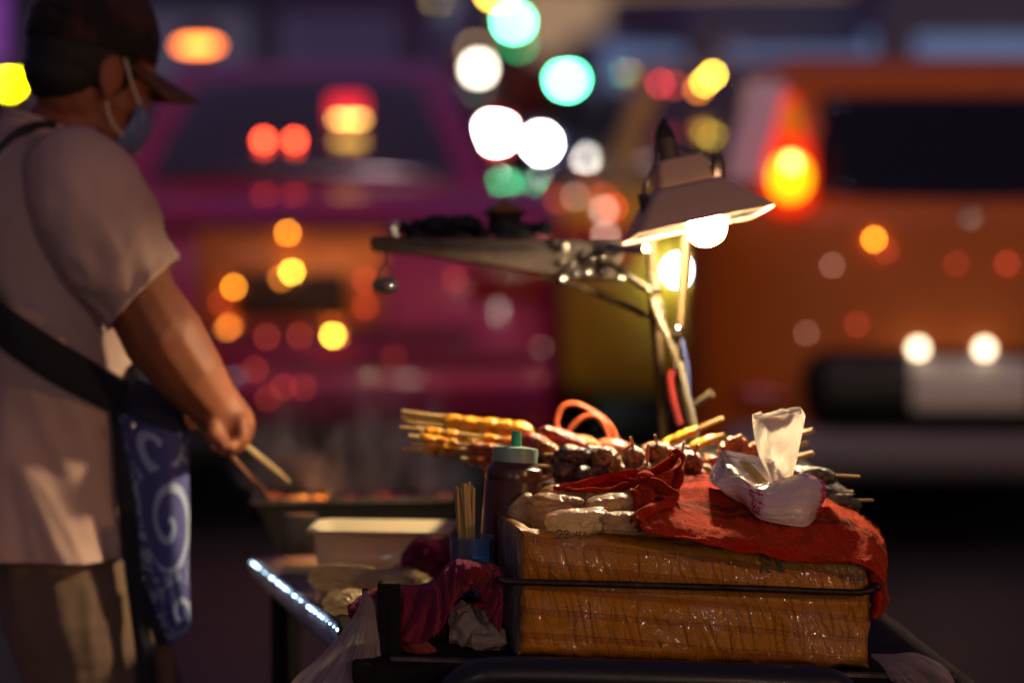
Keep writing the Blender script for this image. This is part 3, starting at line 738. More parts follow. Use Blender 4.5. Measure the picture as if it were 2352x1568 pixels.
obj('inside', b, 'foam_inside', box)
# green marker writing on the front, lying on the tape
def on_front(u, v):
    x = (u - 1193) / (2003 - 1193); vt = 1213 + (1290 - 1213) * x; vb = 1508 + (1537 - 1508) * x
    t = 1 - (v - vt) / (vb - vt)
    n = (FTL - BTL).normalized()
    return trilin(x, 0, t) + n * (.0052 + .0015)
mat('marker', (.028, .05, .018), .4, coat=.5)
def strokes(sets, mx, r, name):
    b = MB()
    for st in sets:
        P = [on_front(*mx(*q)) for q in st]
        b.tube(P, r, 6, smoothn=5, flat=1.)
    obj(name, b, 'marker', box)
mx1 = lambda x, y: (1711.2 + x * .0537, 1251.8 + y * .0537 + 6)
strokes([[(640, 530), (610, 440), (720, 380), (860, 420), (960, 490), (1020, 470), (1010, 400)], [(690, 790), (640, 700), (740, 600), (860, 660), (960, 750), (1020, 650), (1000, 600)], [(670, 1050), (660, 930), (740, 860), (900, 920), (980, 1000), (1050, 960)],
         [(1220, 330), (1260, 500), (1330, 660), (1450, 760), (1540, 730)], [(1510, 350), (1470, 560), (1450, 640), (1500, 720)], [(1300, 870), (1400, 850), (1560, 830), (1650, 900)], [(1360, 900), (1480, 1000), (1600, 1020)], [(1560, 560), (1660, 580), (1690, 650)]], mx1, .0012, 'marking')
mx2 = lambda x, y: ((1950 + x * .2551) * .5742, (2050 + y * .2551) * .5742 + 2)
strokes([[(1060, 280), (1110, 250), (1150, 280), (1120, 330), (1060, 370), (1120, 380), (1170, 365)], [(1180, 280), (1220, 255), (1250, 290), (1200, 370), (1240, 380), (1290, 360)], [(1340, 300), (1330, 360)], [(1390, 270), (1370, 320), (1440, 325)], [(1430, 270), (1420, 380)], [(1530, 270), (1490, 330), (1530, 380), (1570, 350), (1510, 340)], [(1600, 330), (1660, 330), (1640, 410)]], mx2, .0009, 'faint_marking')
# ================================================================== bundles of food in clear film lying in the box
m = mat('clear_film', (.60, .38, .20), .4, col2=(.46, .24, .11), cscale=45, bump=.9, bscale=170, bdetail=4, coat=.6, sss=.3)
def film(b, fx):
    pass
def packet(u, v, d, wu, hv, ang, dep, label, mname='clear_film', ex=3.2, seed=0.):
    wu *= 1.1; hv *= 1.15; ex += 1.2
    c = at(u, v, d); k = d / F
    sx_, sz_ = wu / 2 * k, hv / 2 * k
    b = MB(); bmesh.ops.create_cube(b.bm, size=2.); b.subdiv(11); 
    rot = Matrix.Rotation(rad(ang), 3, 'Y')
    for vt in b.bm.verts:
        p = vt.co.copy(); n = (abs(p.x) ** ex + abs(p.y) ** ex + abs(p.z) ** ex) ** (1 / ex)
        p = p / n
        q = p * 1.3 + V(seed, 3.1 * seed, seed * .7)
        # flat crumple facets of tight film
        cellv = noise.voronoi(q * 1.6)[0]; fac = (cellv[1] - cellv[0])
        r = 1 + .12 * noise.noise(q * 1.1) - .07 * (1 - min(1, fac * 3.)) + .05 * ridge(q, 2.6, 2) - .05 + .03 * noise.noise(q * 6)
        p = V(p.x * sx_ * r, p.y * dep * r, p.z * sz_ * r)
        vt.co = c + rot @ p
    o = obj('food_packet', b, mname, None, ang=32); tag(o, label, 'food packet', 'clear film packets in the foam box'); return o
mat('film_white', (.72, .56, .32), .4, col2=(.55, .38, .18), cscale=40, bump=.9, bscale=160, bdetail=4, coat=.6, sss=.3)
mat('film_meat', (.48, .25, .11), .4, col2=(.34, .14, .055), cscale=30, bump=.9, bscale=170, bdetail=4, coat=.6, sss=.2)
packet(1207, 1172, 5.44, 62, 58, -40, .03, 'small whitish film packet at the box corner beside the sauce bottle', 'film_white', seed=1.3)
packet(1278, 1178, 5.40, 128, 78, 4, .035, 'brownish film packet lying lowest, second from the sauce bottle', 'film_meat', seed=2.1)
packet(1325, 1146, 5.45, 150, 52, 3, .03, 'brown film packet under the flat end of the orange towel', 'film_meat', seed=3.7)
packet(1398, 1150, 5.43, 105, 60, -6, .03, 'pale wet film packet tucked beneath the twisted towel', 'film_white', seed=4.4)
packet(1412, 1166, 5.36, 118, 58, -9, .028, 'pinkish film roll resting on the pile, a long crease along it', 'clear_film', 4.5, seed=5.2)
packet(1325, 1197, 5.295, 132, 50, -4, .022, 'cream film packet bulging over the front rim', 'film_white', 3.0, seed=6.9)
packet(1440, 1200, 5.29, 118, 44, 3, .022, 'pinkish film packet at the rim, touching the hanging towel', 'clear_film', 2.8, seed=7.5)
packet(1370, 1206, 5.36, 110, 40, 3, .022, 'dark film packet deep between the two at the front rim', 'film_meat', 2.8, seed=8.5)

for nm in ('clear_film', 'film_white', 'film_meat'):       # tight film: sharp creases, light coming through from behind
    nt = MATS[nm].node_tree; L = nt.links.new; B = nt.nodes['Principled BSDF']
    tc = _n(nt, 'ShaderNodeTexCoord'); vo = _n(nt, 'ShaderNodeTexVoronoi', Scale=48., feature='DISTANCE_TO_EDGE'); mp = _n(nt, 'ShaderNodeMapping'); mp.inputs['Scale'].default_value = (1, 1, 1.8)
    dn = _n(nt, 'ShaderNodeTexNoise', Scale=35., Detail=3.); L(tc.outputs['Object'], dn.inputs['Vector'])
    av = _n(nt, 'ShaderNodeVectorMath', operation='MULTIPLY_ADD'); L(dn.outputs['Color'], av.inputs[0]); av.inputs[1].default_value = (.03, .03, .03); L(tc.outputs['Object'], av.inputs[2]); L(av.outputs[0], mp.inputs[0]); L(mp.outputs[0], vo.inputs['Vector'])
    fi = _n(nt, 'ShaderNodeTexNoise', Scale=260., Detail=3.); L(tc.outputs['Object'], fi.inputs['Vector'])
    hgt = mth('ADD', mth('MULTIPLY', ramp(vo.outputs['Distance'], 0., .12), .8), mth('MULTIPLY', fi.outputs['Fac'], .22))
    bp = _n(nt, 'ShaderNodeBump', Strength=.7, Distance=.003); L(hgt, bp.inputs['Height']); L(bp.outputs[0], B.inputs['Normal']); L(bp.outputs[0], B.inputs['Coat Normal'])
    B.inputs['Coat Roughness'].default_value = .06; B.inputs['Coat Weight'].default_value = .7
    tr = _n(nt, 'ShaderNodeBsdfTranslucent'); tr.inputs[0].default_value = (.85, .66, .40, 1); mx = _n(nt, 'ShaderNodeMixShader'); mx.inputs[0].default_value = .38
    L(B.outputs[0], mx.inputs[1]); L(tr.outputs[0], mx.inputs[2]); L(mx.outputs[0], nt.nodes['Material Output'].inputs[0])
# ================================================================== orange towel
m = bpy.data.materials.new('towel_orange'); m.use_nodes = True; MATS['towel_orange'] = m
def towel_mat(m, base, dark, stripe, stripes, fuzz=.9, tint=(1, .5, .2)):
    global nt, L, tc
    nt = m.node_tree; L = nt.links.new; B = nt.nodes['Principled BSDF']
    tc = _n(nt, 'ShaderNodeUVMap'); sp = _n(nt, 'ShaderNodeSeparateXYZ'); L(tc.outputs[0], sp.inputs[0])
    obc = _n(nt, 'ShaderNodeTexCoord')
    def on(scale, det=4., st=(1, 1, 1)):
        mp = _n(nt, 'ShaderNodeMapping'); mp.inputs['Scale'].default_value = st; L(obc.outputs['Object'], mp.inputs[0])
        q = _n(nt, 'ShaderNodeTexNoise', Scale=scale, Detail=det, Roughness=.65); L(mp.outputs[0], q.inputs['Vector']); return q.outputs['Fac']
    col = mixc(ramp(on(24), .35, .7), base, dark)
    col = mixc(mth('MULTIPLY', ramp(on(420, 2.), .55, .7), .5), col, tuple(min(1, c * 1.7) for c in base))
    wv = mth('ADD', sp.outputs['Y'], mth('MULTIPLY', mth('SUBTRACT', on(40), .5), .02))
    tot = None
    for t in stripes:
        s_ = ramp(mth('ABSOLUTE', mth('SUBTRACT', wv, t)), .017, .022, (1, 1, 1), (0, 0, 0))
        tot = s_ if tot is None else mth('MAXIMUM', tot, s_)
    if tot is not None:
        br = mth('MULTIPLY', tot, ramp(on(700, 1.), .36, .46))
        col = mixc(br, col, stripe)
    L(col, B.inputs['Base Color'])
    B.inputs['Roughness'].default_value = .95; B.inputs['Specular IOR Level'].default_value = .1
    B.inputs['Sheen Weight'].default_value = .45; B.inputs['Sheen Roughness'].default_value = .4; B.inputs['Sheen Tint'].default_value = rgba(tint)
    bp = _n(nt, 'ShaderNodeBump', Strength=fuzz, Distance=.004)
    L(mth('ADD', mth('MULTIPLY', on(520, 3.), .8), on(130, 3.)), bp.inputs['Height']); L(bp.outputs[0], B.inputs['Normal'])
towel_mat(m, (.46, .012, .003), (.27, .005, .003), (.005, .004, .012), (.10, .155, .44, .505), tint=(1, .25, .06))
rows = [[(1500, 1098, 5.53), (1580, 1092, 5.55), (1660, 1098, 5.56), (1760, 1108, 5.56), (1850, 1122, 5.55), (1905, 1140, 5.54), (1962, 1174, 5.51), (2020, 1222, 5.47)],
        [(1478, 1118, 5.45), (1575, 1110, 5.47), (1660, 1114, 5.47), (1760, 1126, 5.47), (1850, 1138, 5.47), (1910, 1156, 5.46), (1968, 1190, 5.43), (2026, 1236, 5.41)],
        [(1460, 1146, 5.37), (1560, 1143, 5.39), (1660, 1156, 5.39), (1760, 1168, 5.39), (1850, 1178, 5.39), (1918, 1190, 5.38), (1982, 1218, 5.36), (2034, 1256, 5.35)],
        [(1458, 1176, 5.30), (1560, 1180, 5.31), (1660, 1198, 5.32), (1760, 1208, 5.32), (1850, 1218, 5.32), (1928, 1226, 5.32), (1993, 1248, 5.31), (2038, 1282, 5.31)],
        [(1470, 1200, 5.245), (1560, 1208, 5.25), (1660, 1226, 5.255), (1760, 1240, 5.26), (1850, 1250, 5.265), (1932, 1256, 5.27), (1998, 1272, 5.272), (2036, 1306, 5.285)],
        [(1484, 1213, 5.228), (1562, 1230, 5.232), (1660, 1250, 5.235), (1760, 1264, 5.24), (1850, 1272, 5.246), (1938, 1276, 5.252), (2000, 1294, 5.262), (2034, 1340, 5.29)]]
N = net([[at(*p) for p in r] for r in rows])
def towel(s, t):
    p = N(s, t)
    w_ = fn(V(s * 6, t * 2.4, 3.), 1., 3) * .009 + ridge(V(s * 4.2 + t * 1.8, t * 1.6, 7.), 1.2, 2) * .005 - .003
    a_ = math.atan2(t - .25, s + .06); w_ += .0055 * math.sin(a_ * 7 + 2.2 * noise.noise(V(s * 3, t * 3, 5))) * min(1, s * 6 + .2) * (1 - .5 * s)
    k = .4 + .6 * min(1, t * 3)
    p = p - V(0, 0, .007) * min(1, max(0, (t - .5) * 2.5))
    return p + (UPV * .75 - FWD * .5) * w_ * k + V(0, 0, .0016) * noise.noise(V(s * 40, t * 18, 1))
b = MB(); b.grid(towel, 150, 80)
# loop standing up at the knot and the fold that rolls over the packets
def ribbon(b, path, width, up=None, thick=.0035, n=40, v0=.62, curl=.25, seed=0.):
    P = [at(*p) for p in path]
    def f(s, t):
        p = samp(P, s); q = samp(P, min(1, s + .01)) - samp(P, max(0, s - .01))
        tg = q.normalized()
        wd = width(s) if callable(width) else width
        u_ = up(s) if callable(up) else (up or V(0, -.35, 1))
        sd = (u_ - tg * u_.dot(tg)).normalized(); nn = tg.cross(sd)
        k = (t - .5)
        return p + sd * (k * wd) + nn * (math.cos(k * math.pi) * curl * wd) + nn * .004 * noise.noise(V(s * 8 + seed, t * 3, seed)) + sd * .003 * noise.noise(V(s * 6, seed, t))
    b.grid(f, n, 12)
ribbon(b, [(1285, 1121, 5.43), (1335, 1118, 5.43), (1395, 1104, 5.43), (1450, 1097, 5.43), (1495, 1097, 5.42), (1520, 1100, 5.40)], lambda s: .005 + .020 * math.sin(math.pi * (.08 + .8 * s)), seed=1.)
ribbon(b, [(1274, 1120, 5.43), (1330, 1123, 5.41), (1390, 1124, 5.40), (1440, 1112, 5.39), (1480, 1108, 5.38), (1520, 1112, 5.37)], lambda s: .010 + .012 * s, V(0, -1, .4), seed=2.)
ribbon(b, [(1470, 1096, 5.42), (1500, 1084, 5.43), (1526, 1066, 5.44), (1548, 1058, 5.45), (1560, 1068, 5.43), (1560, 1098, 5.40), (1548, 1128, 5.38)], lambda s: .022 + .014 * math.sin(math.pi * s), lambda s: V(.25, -1 + .9 * s, .7 * (1 - s) + .2), seed=3., curl=.2)
ribbon(b, [(1560, 1062, 5.46), (1556, 1082, 5.40), (1535, 1100, 5.37), (1500, 1108, 5.36), (1472, 1112, 5.36)], lambda s: .03 - .006 * s, lambda s: V(.2, -.6, 1), seed=4., curl=.15)
ribbon(b, [(1455, 1108, 5.385), (1500, 1108, 5.355), (1535, 1122, 5.335), (1552, 1142, 5.32), (1535, 1160, 5.305), (1500, 1170, 5.29), (1470, 1185, 5.27), (1466, 1205, 5.25)], lambda s: .020 + .006 * math.sin(math.pi * s), lambda s: V(.1, -1, .8 - 1.3 * s), seed=5., curl=.35)
ribbon(b, [(1470, 1120, 5.35), (1478, 1140, 5.33), (1476, 1165, 5.31), (1472, 1190, 5.28), (1490, 1210, 5.26)], .03, V(1, -.2, .2), seed=6., curl=.1)
for x in range(1):
    b.blob(at(1482, 1098, 5.385), (.013, .014, .010), sub=3)
towel_o = obj('towel', b, 'towel_orange', None, solid=.0022, ang=80)
tag(towel_o, 'orange towel with thin black stripes, knotted and draped over the foam box', 'towel')
# loose fibres and the dangling corner at the right end
rows = [[(2012, 1300, 5.36), (2026, 1340, 5.37), (2030, 1365, 5.37), (2020, 1392, 5.36)], [(2003, 1305, 5.322), (2032, 1345, 5.33), (2040, 1382, 5.33), (2022, 1415, 5.33)], [(1999, 1310, 5.312), (2012, 1352, 5.312), (2014, 1390, 5.312), (2006, 1420, 5.312)], [(1995, 1320, 5.36), (1999, 1352, 5.36), (2000, 1392, 5.36), (1999, 1415, 5.36)]]
N2 = net([[at(*p) for p in r] for r in rows])
b = MB(); b.grid(lambda s, t: N2(s, t) + V(1, -.4, 0) * .003 * noise.noise(V(s * 7, t * 5, 2)), 40, 40)
def stripe_mat(): pass
corner = obj('towel_corner', b, 'towel_orange', None, solid=.0022); corner.parent = towel_o; corner.location -= towel_o.location
def fuzz(src_fn, n, name, col, parent, ln=.006, seed=1):
    rr = random.Random(seed); b = MB()
    for i in range(n):
        s, t = rr.random(), rr.random(); p = src_fn(s, t)
        d = (V(rr.gauss(0, 1), rr.gauss(0, 1) - .3, rr.gauss(0, 1) + .8)).normalized() * ln * rr.uniform(.4, 1.3)
        sd = V(rr.gauss(0, 1), rr.gauss(0, 1), rr.gauss(0, 1)).normalized() * .00022
        q = p + d * .5 + sd * 4
        a = [b.bm.verts.new(x) for x in (p - sd, p + sd, q + sd, q - sd)]; b.bm.faces.new(a)
        e = b.bm.verts.new(p + d); b.bm.faces.new((a[3], a[2], e))
    o = obj(name, b, col, None, smooth=False); o.parent = parent; o.location -= parent.location; o['kind'] = 'stuff'; return o
mat('fibre_orange', (.75, .16, .03), .9)
fuzz(towel, 5200, 'loose_fibres', 'fibre_orange', towel_o, .0055)
fuzz(lambda s, t: N(s, t * .02), 900, 'edge_fringe', 'fibre_orange', towel_o, .007, seed=4)

# ================================================================== pack of tissues on the towel
tp = thing('tissue_pack', 'opened film pack of white tissues with red flower print, lying on the orange towel', 'tissue pack', at(1790, 1200, 5.33))
A = {}
def pk(u, v, d): return at(u, v, d)
# folded paper block: lower right, seen from its long side, in film
mat('paper', (.72, .66, .60), .8, bump=.15, bscale=80, sss=.15)
mat('tissue', (.74, .66, .56), .95, bump=.12, bscale=60, spec=.05, col2=(.72, .66, .58), cscale=30)
nt_ = MATS['tissue'].node_tree
tl_ = nt_.nodes.new('ShaderNodeBsdfTranslucent'); tl_.inputs[0].default_value = (.8, .72, .6, 1); mx_ = nt_.nodes.new('ShaderNodeMixShader'); mx_.inputs[0].default_value = .42
out_ = nt_.nodes['Material Output']; nt_.links.new(nt_.nodes['Principled BSDF'].outputs[0], mx_.inputs[1]); nt_.links.new(tl_.outputs[0], mx_.inputs[2]); nt_.links.new(mx_.outputs[0], out_.inputs[0])
# wrapper front (towards us): net from the left end to the right end, top edge to bottom edge
wr = [[(1630, 1095, 5.40), (1655, 1050, 5.43), (1690, 1075, 5.40), (1740, 1112, 5.37), (1800, 1098, 5.37), (1850, 1086, 5.38), (1893, 1106, 5.39)],
      [(1634, 1108, 5.385), (1668, 1080, 5.39), (1705, 1100, 5.365), (1748, 1122, 5.345), (1808, 1112, 5.345), (1858, 1104, 5.355), (1897, 1122, 5.375)],
      [(1650, 1120, 5.375), (1682, 1122, 5.37), (1716, 1136, 5.345), (1755, 1146, 5.325), (1814, 1146, 5.322), (1858, 1140, 5.335), (1895, 1146, 5.37)],
      [(1668, 1136, 5.375), (1696, 1140, 5.365), (1722, 1160, 5.34), (1750, 1172, 5.32), (1808, 1178, 5.315), (1855, 1178, 5.325), (1882, 1172, 5.36)],
      [(1690, 1150, 5.38), (1708, 1158, 5.37), (1727, 1178, 5.345), (1746, 1192, 5.325), (1796, 1204, 5.32), (1850, 1209, 5.328), (1876, 1188, 5.36)]]
NW = net([[at(*p) for p in r] for r in wr])
def wrap(s, t, off=0.):
    p = NW(s, t)
    return p + (UPV * .35 - FWD) * (off + .0025 * ridge(V(s * 6, t * 4 + s * 2, 4.), 1., 2) * .6 + .0012 * noise.noise(V(s * 30, t * 18, 2)))
m = bpy.data.materials.new('pack_film'); m.use_nodes = True; MATS['pack_film'] = m
nt = m.node_tree; L = nt.links.new; B = nt.nodes['Principled BSDF']; tc = _n(nt, 'ShaderNodeUVMap'); sp = _n(nt, 'ShaderNodeSeparateXYZ'); L(tc.outputs[0], sp.inputs[0])
nn = nz((6, 3, 1), 3.2, 4., 0, 1.2)
def rng(x, a, b_, w_=.02): return mth('MULTIPLY', ramp(x, a - w_, a + w_), ramp(x, b_ - w_, b_ + w_, (1, 1, 1), (0, 0, 0)))
wob = mth('ADD', sp.outputs['X'], mth('MULTIPLY', mth('SUBTRACT', nn.outputs['Fac'], .5), .10))
flower = mth('MULTIPLY', rng(wob, .36, .50, .015), rng(sp.outputs['Y'], .24, .92, .05))
petal = ramp(nz((9, 5, 1), 2.0, 2., .6, 1.6).outputs['Fac'], .43, .50)
edge_t = mth('MULTIPLY', rng(mth('ADD', sp.outputs['Y'], mth('MULTIPLY', nn.outputs['Fac'], .12)), -.1, .17, .02), ramp(sp.outputs['X'], .44, .5))
endr = rng(wob, .95, 1.2, .01)
red = mth('MAXIMUM', mth('MULTIPLY', flower, petal), mth('MULTIPLY', mth('MAXIMUM', edge_t, endr), ramp(nz((8, 4, 1), 3., 3.).outputs['Fac'], .40, .5)))
block = rng(sp.outputs['X'], .50, .98)
lay = mth('MULTIPLY', mth('MULTIPLY', block, .45), ramp(mth('ABSOLUTE', mth('SINE', mth('MULTIPLY', sp.outputs['Y'], 22.))), .5, 1., (0, 0, 0), (.55, .55, .55)))
col = mixc(lay, (.64, .48, .42), (.52, .36, .32))
col = mixc(red, col, (.42, .004, .03))
gold = mth('MULTIPLY', rng(wob, .375, .41, .01), rng(sp.outputs['Y'], .4, .62, .03))
col = mixc(gold, col, (.30, .20, .02))
L(col, B.inputs['Base Color']); B.inputs['Roughness'].default_value = .25; B.inputs['Coat Weight'].default_value = 1.; B.inputs['Coat Roughness'].default_value = .05
bp = _n(nt, 'ShaderNodeBump', Strength=.35, Distance=.004); L(nz((7, 3, 1), 9., 4., .3, .6).outputs['Fac'], bp.inputs['Height']); L(bp.outputs[0], B.inputs['Coat Normal']); L(bp.outputs[0], B.inputs['Normal'])
b = MB(); b.grid(lambda s, t: wrap(s, t), 80, 50)
# bottom and back so the pack has its depth
b.grid(lambda s, t: NW(s, 1).lerp(NW(s, 1) + FWD * .075 + V(0, 0, .012), t), 40, 6)
b.grid(lambda s, t: (NW(s, 1) + FWD * .075 + V(0, 0, .012)).lerp(NW(s, 0) + FWD * .05 + UPV * (-.004), t), 40, 8)
b.grid(lambda s, t: NW(1, t).lerp((NW(1, 1) + FWD * .075 + V(0, 0, .012)).lerp(NW(1, 0) + FWD * .05, 1 - t), s), 6, 10)
b.grid(lambda s, t: NW(0, t).lerp((NW(0, 1) + FWD * .075 + V(0, 0, .012)).lerp(NW(0, 0) + FWD * .05, 1 - t), s), 6, 10)
b.grid(lambda s, t: NW(s, 0).lerp(NW(s, 0) + FWD * .05 + UPV * (-.004), t), 40, 6)
PB1 = BVHTree.FromBMesh(b.bm); obj('wrapper', b, 'pack_film', tp, ang=50)
# printed top panel turned up towards us, gold band and lettering on it
tpn = [[(1640, 1080, 5.402), (1656, 1036, 5.425), (1700, 1040, 5.44), (1760, 1052, 5.45), (1815, 1072, 5.45)], [(1646, 1100, 5.39), (1680, 1070, 5.405), (1716, 1078, 5.41), (1772, 1090, 5.42), (1822, 1098, 5.42)], [(1656, 1116, 5.38), (1694, 1106, 5.385), (1728, 1112, 5.385), (1775, 1116, 5.39), (1826, 1112, 5.40)]]
NT = net([[at(*p) for p in r] for r in tpn])
mat('panel_print', (.58, .46, .42), .3, coat=1., bump=.12, bscale=50)
b = MB(); b.grid(lambda s, t: NT(s, t) - FWD * .0015, 30, 16); PB2 = BVHTree.FromBMesh(b.bm); obj('top_panel', b, 'panel_print', tp)
def ptM(u, v, d, ang, yaw=0.):
    """text laid on the top panel: x along the reading direction in the picture"""
    c = at(u, v, d); a = rad(ang)
    X = V(math.cos(a), 0, 0) - UPV * math.sin(a); Y = V(math.sin(a), 0, 0) + UPV * math.cos(a)
    X = (X + FWD * .1).normalized(); Z = X.cross(Y).normalized(); Y = Z.cross(X)
    return Matrix.Translation(c) @ Matrix((X, Y, Z)).transposed().to_4x4()
mat('ink', (.03, .015, .02), .5); mat('ink_gold', (.10, .06, .015), .4); mat('gold', (.42, .26, .05), .25, metal=.6)
def print_on(b, lift):
    """lay ink on whichever film surface lies outermost"""
    for v in b.bm.verts:
        dr = (v.co - EYE).normalized(); best = None
        for T in (PB1, PB2):
            h = T.ray_cast(EYE, dr)
            if h[0] is not None and (best is None or h[3] < best): best = h[3]
        if best: v.co = EYE + dr * (best - lift)
b = MB(); GN = net([[at(1695, 1058, 5.39), at(1716, 1055, 5.39)], [at(1738, 1112, 5.39), at(1768, 1110, 5.39)]]); b.grid(GN, 10, 24); print_on(b, .0012); obj('gold_band', b, 'gold', tp)
b = MB(); text_mesh(b, 'FRAGRANCE FREE', .0062, ptM(1729, 1084, 5.362, 55)); print_on(b, .0020); obj('band_lettering', b, 'ink_gold', tp)
b = MB(); text_mesh(b, 'FACIAL TISSUES', .0050, ptM(1675, 1058, 5.385, 62))
text_mesh(b, 'กระดาษเช็ดหน้า', .0050, ptM(1666, 1064, 5.385, 62)); text_mesh(b, 'เนื้อนุ่ม', .0046, ptM(1659, 1066, 5.385, 62)); print_on(b, .0014); obj('lettering', b, 'ink', tp)
b = MB(); text_mesh(b, 'flopess', .0150, ptM(1782, 1062, 5.405, 40), shear=.35); print_on(b, .0014); obj('script_lettering', b, mat('ink_brown', (.16, .06, .03), .5), tp)
# glints of torn film along the opening
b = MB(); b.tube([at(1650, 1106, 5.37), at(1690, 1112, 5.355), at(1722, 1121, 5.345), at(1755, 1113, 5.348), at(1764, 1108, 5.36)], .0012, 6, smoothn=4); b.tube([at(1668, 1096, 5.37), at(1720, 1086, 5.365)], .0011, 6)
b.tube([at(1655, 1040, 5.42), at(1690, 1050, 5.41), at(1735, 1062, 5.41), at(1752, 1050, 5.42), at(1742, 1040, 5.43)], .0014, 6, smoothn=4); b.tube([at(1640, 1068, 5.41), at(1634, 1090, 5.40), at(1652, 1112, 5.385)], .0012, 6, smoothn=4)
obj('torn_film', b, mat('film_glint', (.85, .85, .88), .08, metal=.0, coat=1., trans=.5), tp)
# the tissue that stands up out of the slit
ts = [[(1727, 952, 5.42), (1748, 944, 5.43), (1752, 951, 5.435), (1790, 943, 5.44), (1822, 935, 5.43), (1838, 936, 5.425), (1850, 952, 5.42)],
      [(1729, 975, 5.415), (1750, 970, 5.41), (1765, 972, 5.405), (1796, 968, 5.41), (1824, 962, 5.415), (1842, 968, 5.42), (1846, 976, 5.425)],
      [(1734, 1010, 5.41), (1752, 1010, 5.40), (1772, 1012, 5.395), (1798, 1012, 5.40), (1820, 1010, 5.405), (1832, 1010, 5.415), (1838, 1016, 5.42)],
      [(1742, 1042, 5.405), (1758, 1046, 5.395), (1778, 1050, 5.39), (1800, 1052, 5.392), (1816, 1050, 5.40), (1826, 1050, 5.41), (1831, 1052, 5.415)],
      [(1756, 1074, 5.40), (1768, 1080, 5.392), (1784, 1084, 5.388), (1800, 1086, 5.39), (1812, 1084, 5.395), (1820, 1080, 5.40), (1825, 1076, 5.405)],
      [(1770, 1100, 5.39), (1778, 1104, 5.385), (1790, 1106, 5.382), (1802, 1106, 5.383), (1810, 1104, 5.386), (1816, 1102, 5.39), (1820, 1100, 5.395)]]
NS = net([[at(*p) for p in r] for r in ts])
def tis(s, t):
    p = NS(s, t); k = min(1, t * 4 + .3)
    q = V(s * 3.2 + t * 1.1, t * 2.4 - s * .6, 5.)
    cv = noise.voronoi(q * 1.25)[0]
    return p - FWD * ((cv[0] - .35) * .009 * k + .005 * noise.noise(q * 1.6) + .0010 * noise.noise(q * 7))
b = MB(); b.grid(tis, 70, 70)
hem = [[(1727, 951, 5.424), (1760, 948, 5.434), (1800, 938, 5.432), (1838, 934, 5.426)], [(1733, 962, 5.412), (1765, 958, 5.412), (1805, 950, 5.416), (1842, 950, 5.415)]]
NH = net([[at(*p) for p in r] for r in hem]); b.grid(lambda s, t: NH(s, t) - FWD * (.002 + .003 * math.sin(math.pi * t)) + UPV * .002 * noise.noise(V(s * 9, t, 1)), 30, 6)
obj('tissue', b, 'tissue', tp, ang=35)
# ================================================================== lamp over the food
LD = 5.9
lamp_t = thing('work_lamp', 'square metal lamp shade with a bare white bulb, tilted over the skewers', 'lamp', at(1600, 470, LD))
mat('shade_metal', (.58, .39, .27), .5, metal=.2, rvar=.1, bump=.05, bscale=40)
mat('shade_inside', (.035, .028, .02), .7, spec=.1)
mat('rubber', (.012, .011, .012), .5)
mat('socket', (.10, .065, .05), .4)
k_ = LD / F
tilt = rad(12.5)
LX = V(math.cos(tilt), 0, 0) + V(0, 0, 1) * math.sin(tilt); LX = (LX + V(0, .0, 0)).normalized()
LZ = V(-math.sin(tilt), .125, math.cos(tilt)).normalized(); LY = LZ.cross(LX).normalized(); LZ = LX.cross(LY)
LO = at(1602, 517, LD)                       # centre of the lower rim
yawm = Matrix.Rotation(rad(9), 3, LZ); LX = yawm @ LX; LY = yawm @ LY
def lp(x, y, z): return LO + LX * x + LY * y + LZ * z
def sq(hx, hy, z, r=.012, ox=0., n=4):
    pts = []
    for cx, cyy, a0 in ((hx - r, hy - r, 0), (-(hx - r), hy - r, 90), (-(hx - r), -(hy - r), 180), (hx - r, -(hy - r), 270)):
        for k in range(n + 1):
            a = rad(a0 + 90 * k / n); pts.append(lp(cx + r * math.cos(a) + ox, cyy + r * math.sin(a), z))
    return pts
b = MB(); b.loft([sq(.108, .092, 0, .014), sq(.107, .091, .004, .014), sq(.060, .052, .056, .014, -.006), sq(.052, .046, .063, .012, -.006)], cap=False)
obj('shade', b, 'shade_metal', lamp_t, solid=.0022)
b = MB(); b.loft([sq(.104, .088, .0015, .012), sq(.054, .047, .053, .010, -.006)], cap=False); obj('reflector', b, 'shade_inside', lamp_t, solid=.001)
b = MB(); b.loft([sq(.044, .038, .058, .008, -.008), sq(.041, .035, .088, .008, -.008), sq(.036, .030, .105, .010, -.008)]); obj('housing', b, 'shade_metal', lamp_t)
b = MB()
b.tube([lp(-.022, 0, .100), lp(-.020, 0, .128), lp(-.020, 0, .142)], [.0165, .0160, .0150], 20); obj('socket', b, 'socket', lamp_t)
b = MB(); b.tube([lp(-.020, 0, .140), lp(-.020, 0, .150), lp(-.018, 0, .164), lp(-.016, 0, .172)], [.0155, .013, .007, .003], 16); obj('cap', b, 'rubber', lamp_t)
b = MB(); b.tube([lp(-.020, -.012, .155), lp(-.040, -.02, .130), lp(-.052, -.026, .100), lp(-.070, -.03, .078), lp(-.079, -.03, .055), lp(-.079, -.03, .035)], .0026, 8, smoothn=6); b.tube([lp(-.079, -.03, .062), lp(-.080, -.03, .030)], .0075, 10)
b.tube([lp(-.020, .012, .15), lp(.01, .02, .118), lp(.035, .02, .108), lp(.045, .02, .09)], .002, 8, smoothn=5)
obj('cable', b, 'rubber', lamp_t)
b = MB(); b.tube([lp(.047, -.01, .060), lp(.050, -.01, .085), lp(.053, -.01, .098)], [.011, .0125, .009], 14); b.tube([lp(.049, -.01, .095), lp(.047, -.01, .105)], .004, 8); b.tube([lp(.056, -.01, .095), lp(.058, -.01, .104)], .004, 8); obj('plug', b, 'socket', lamp_t)
glow('bulb', (1., .76, .44), 1900)
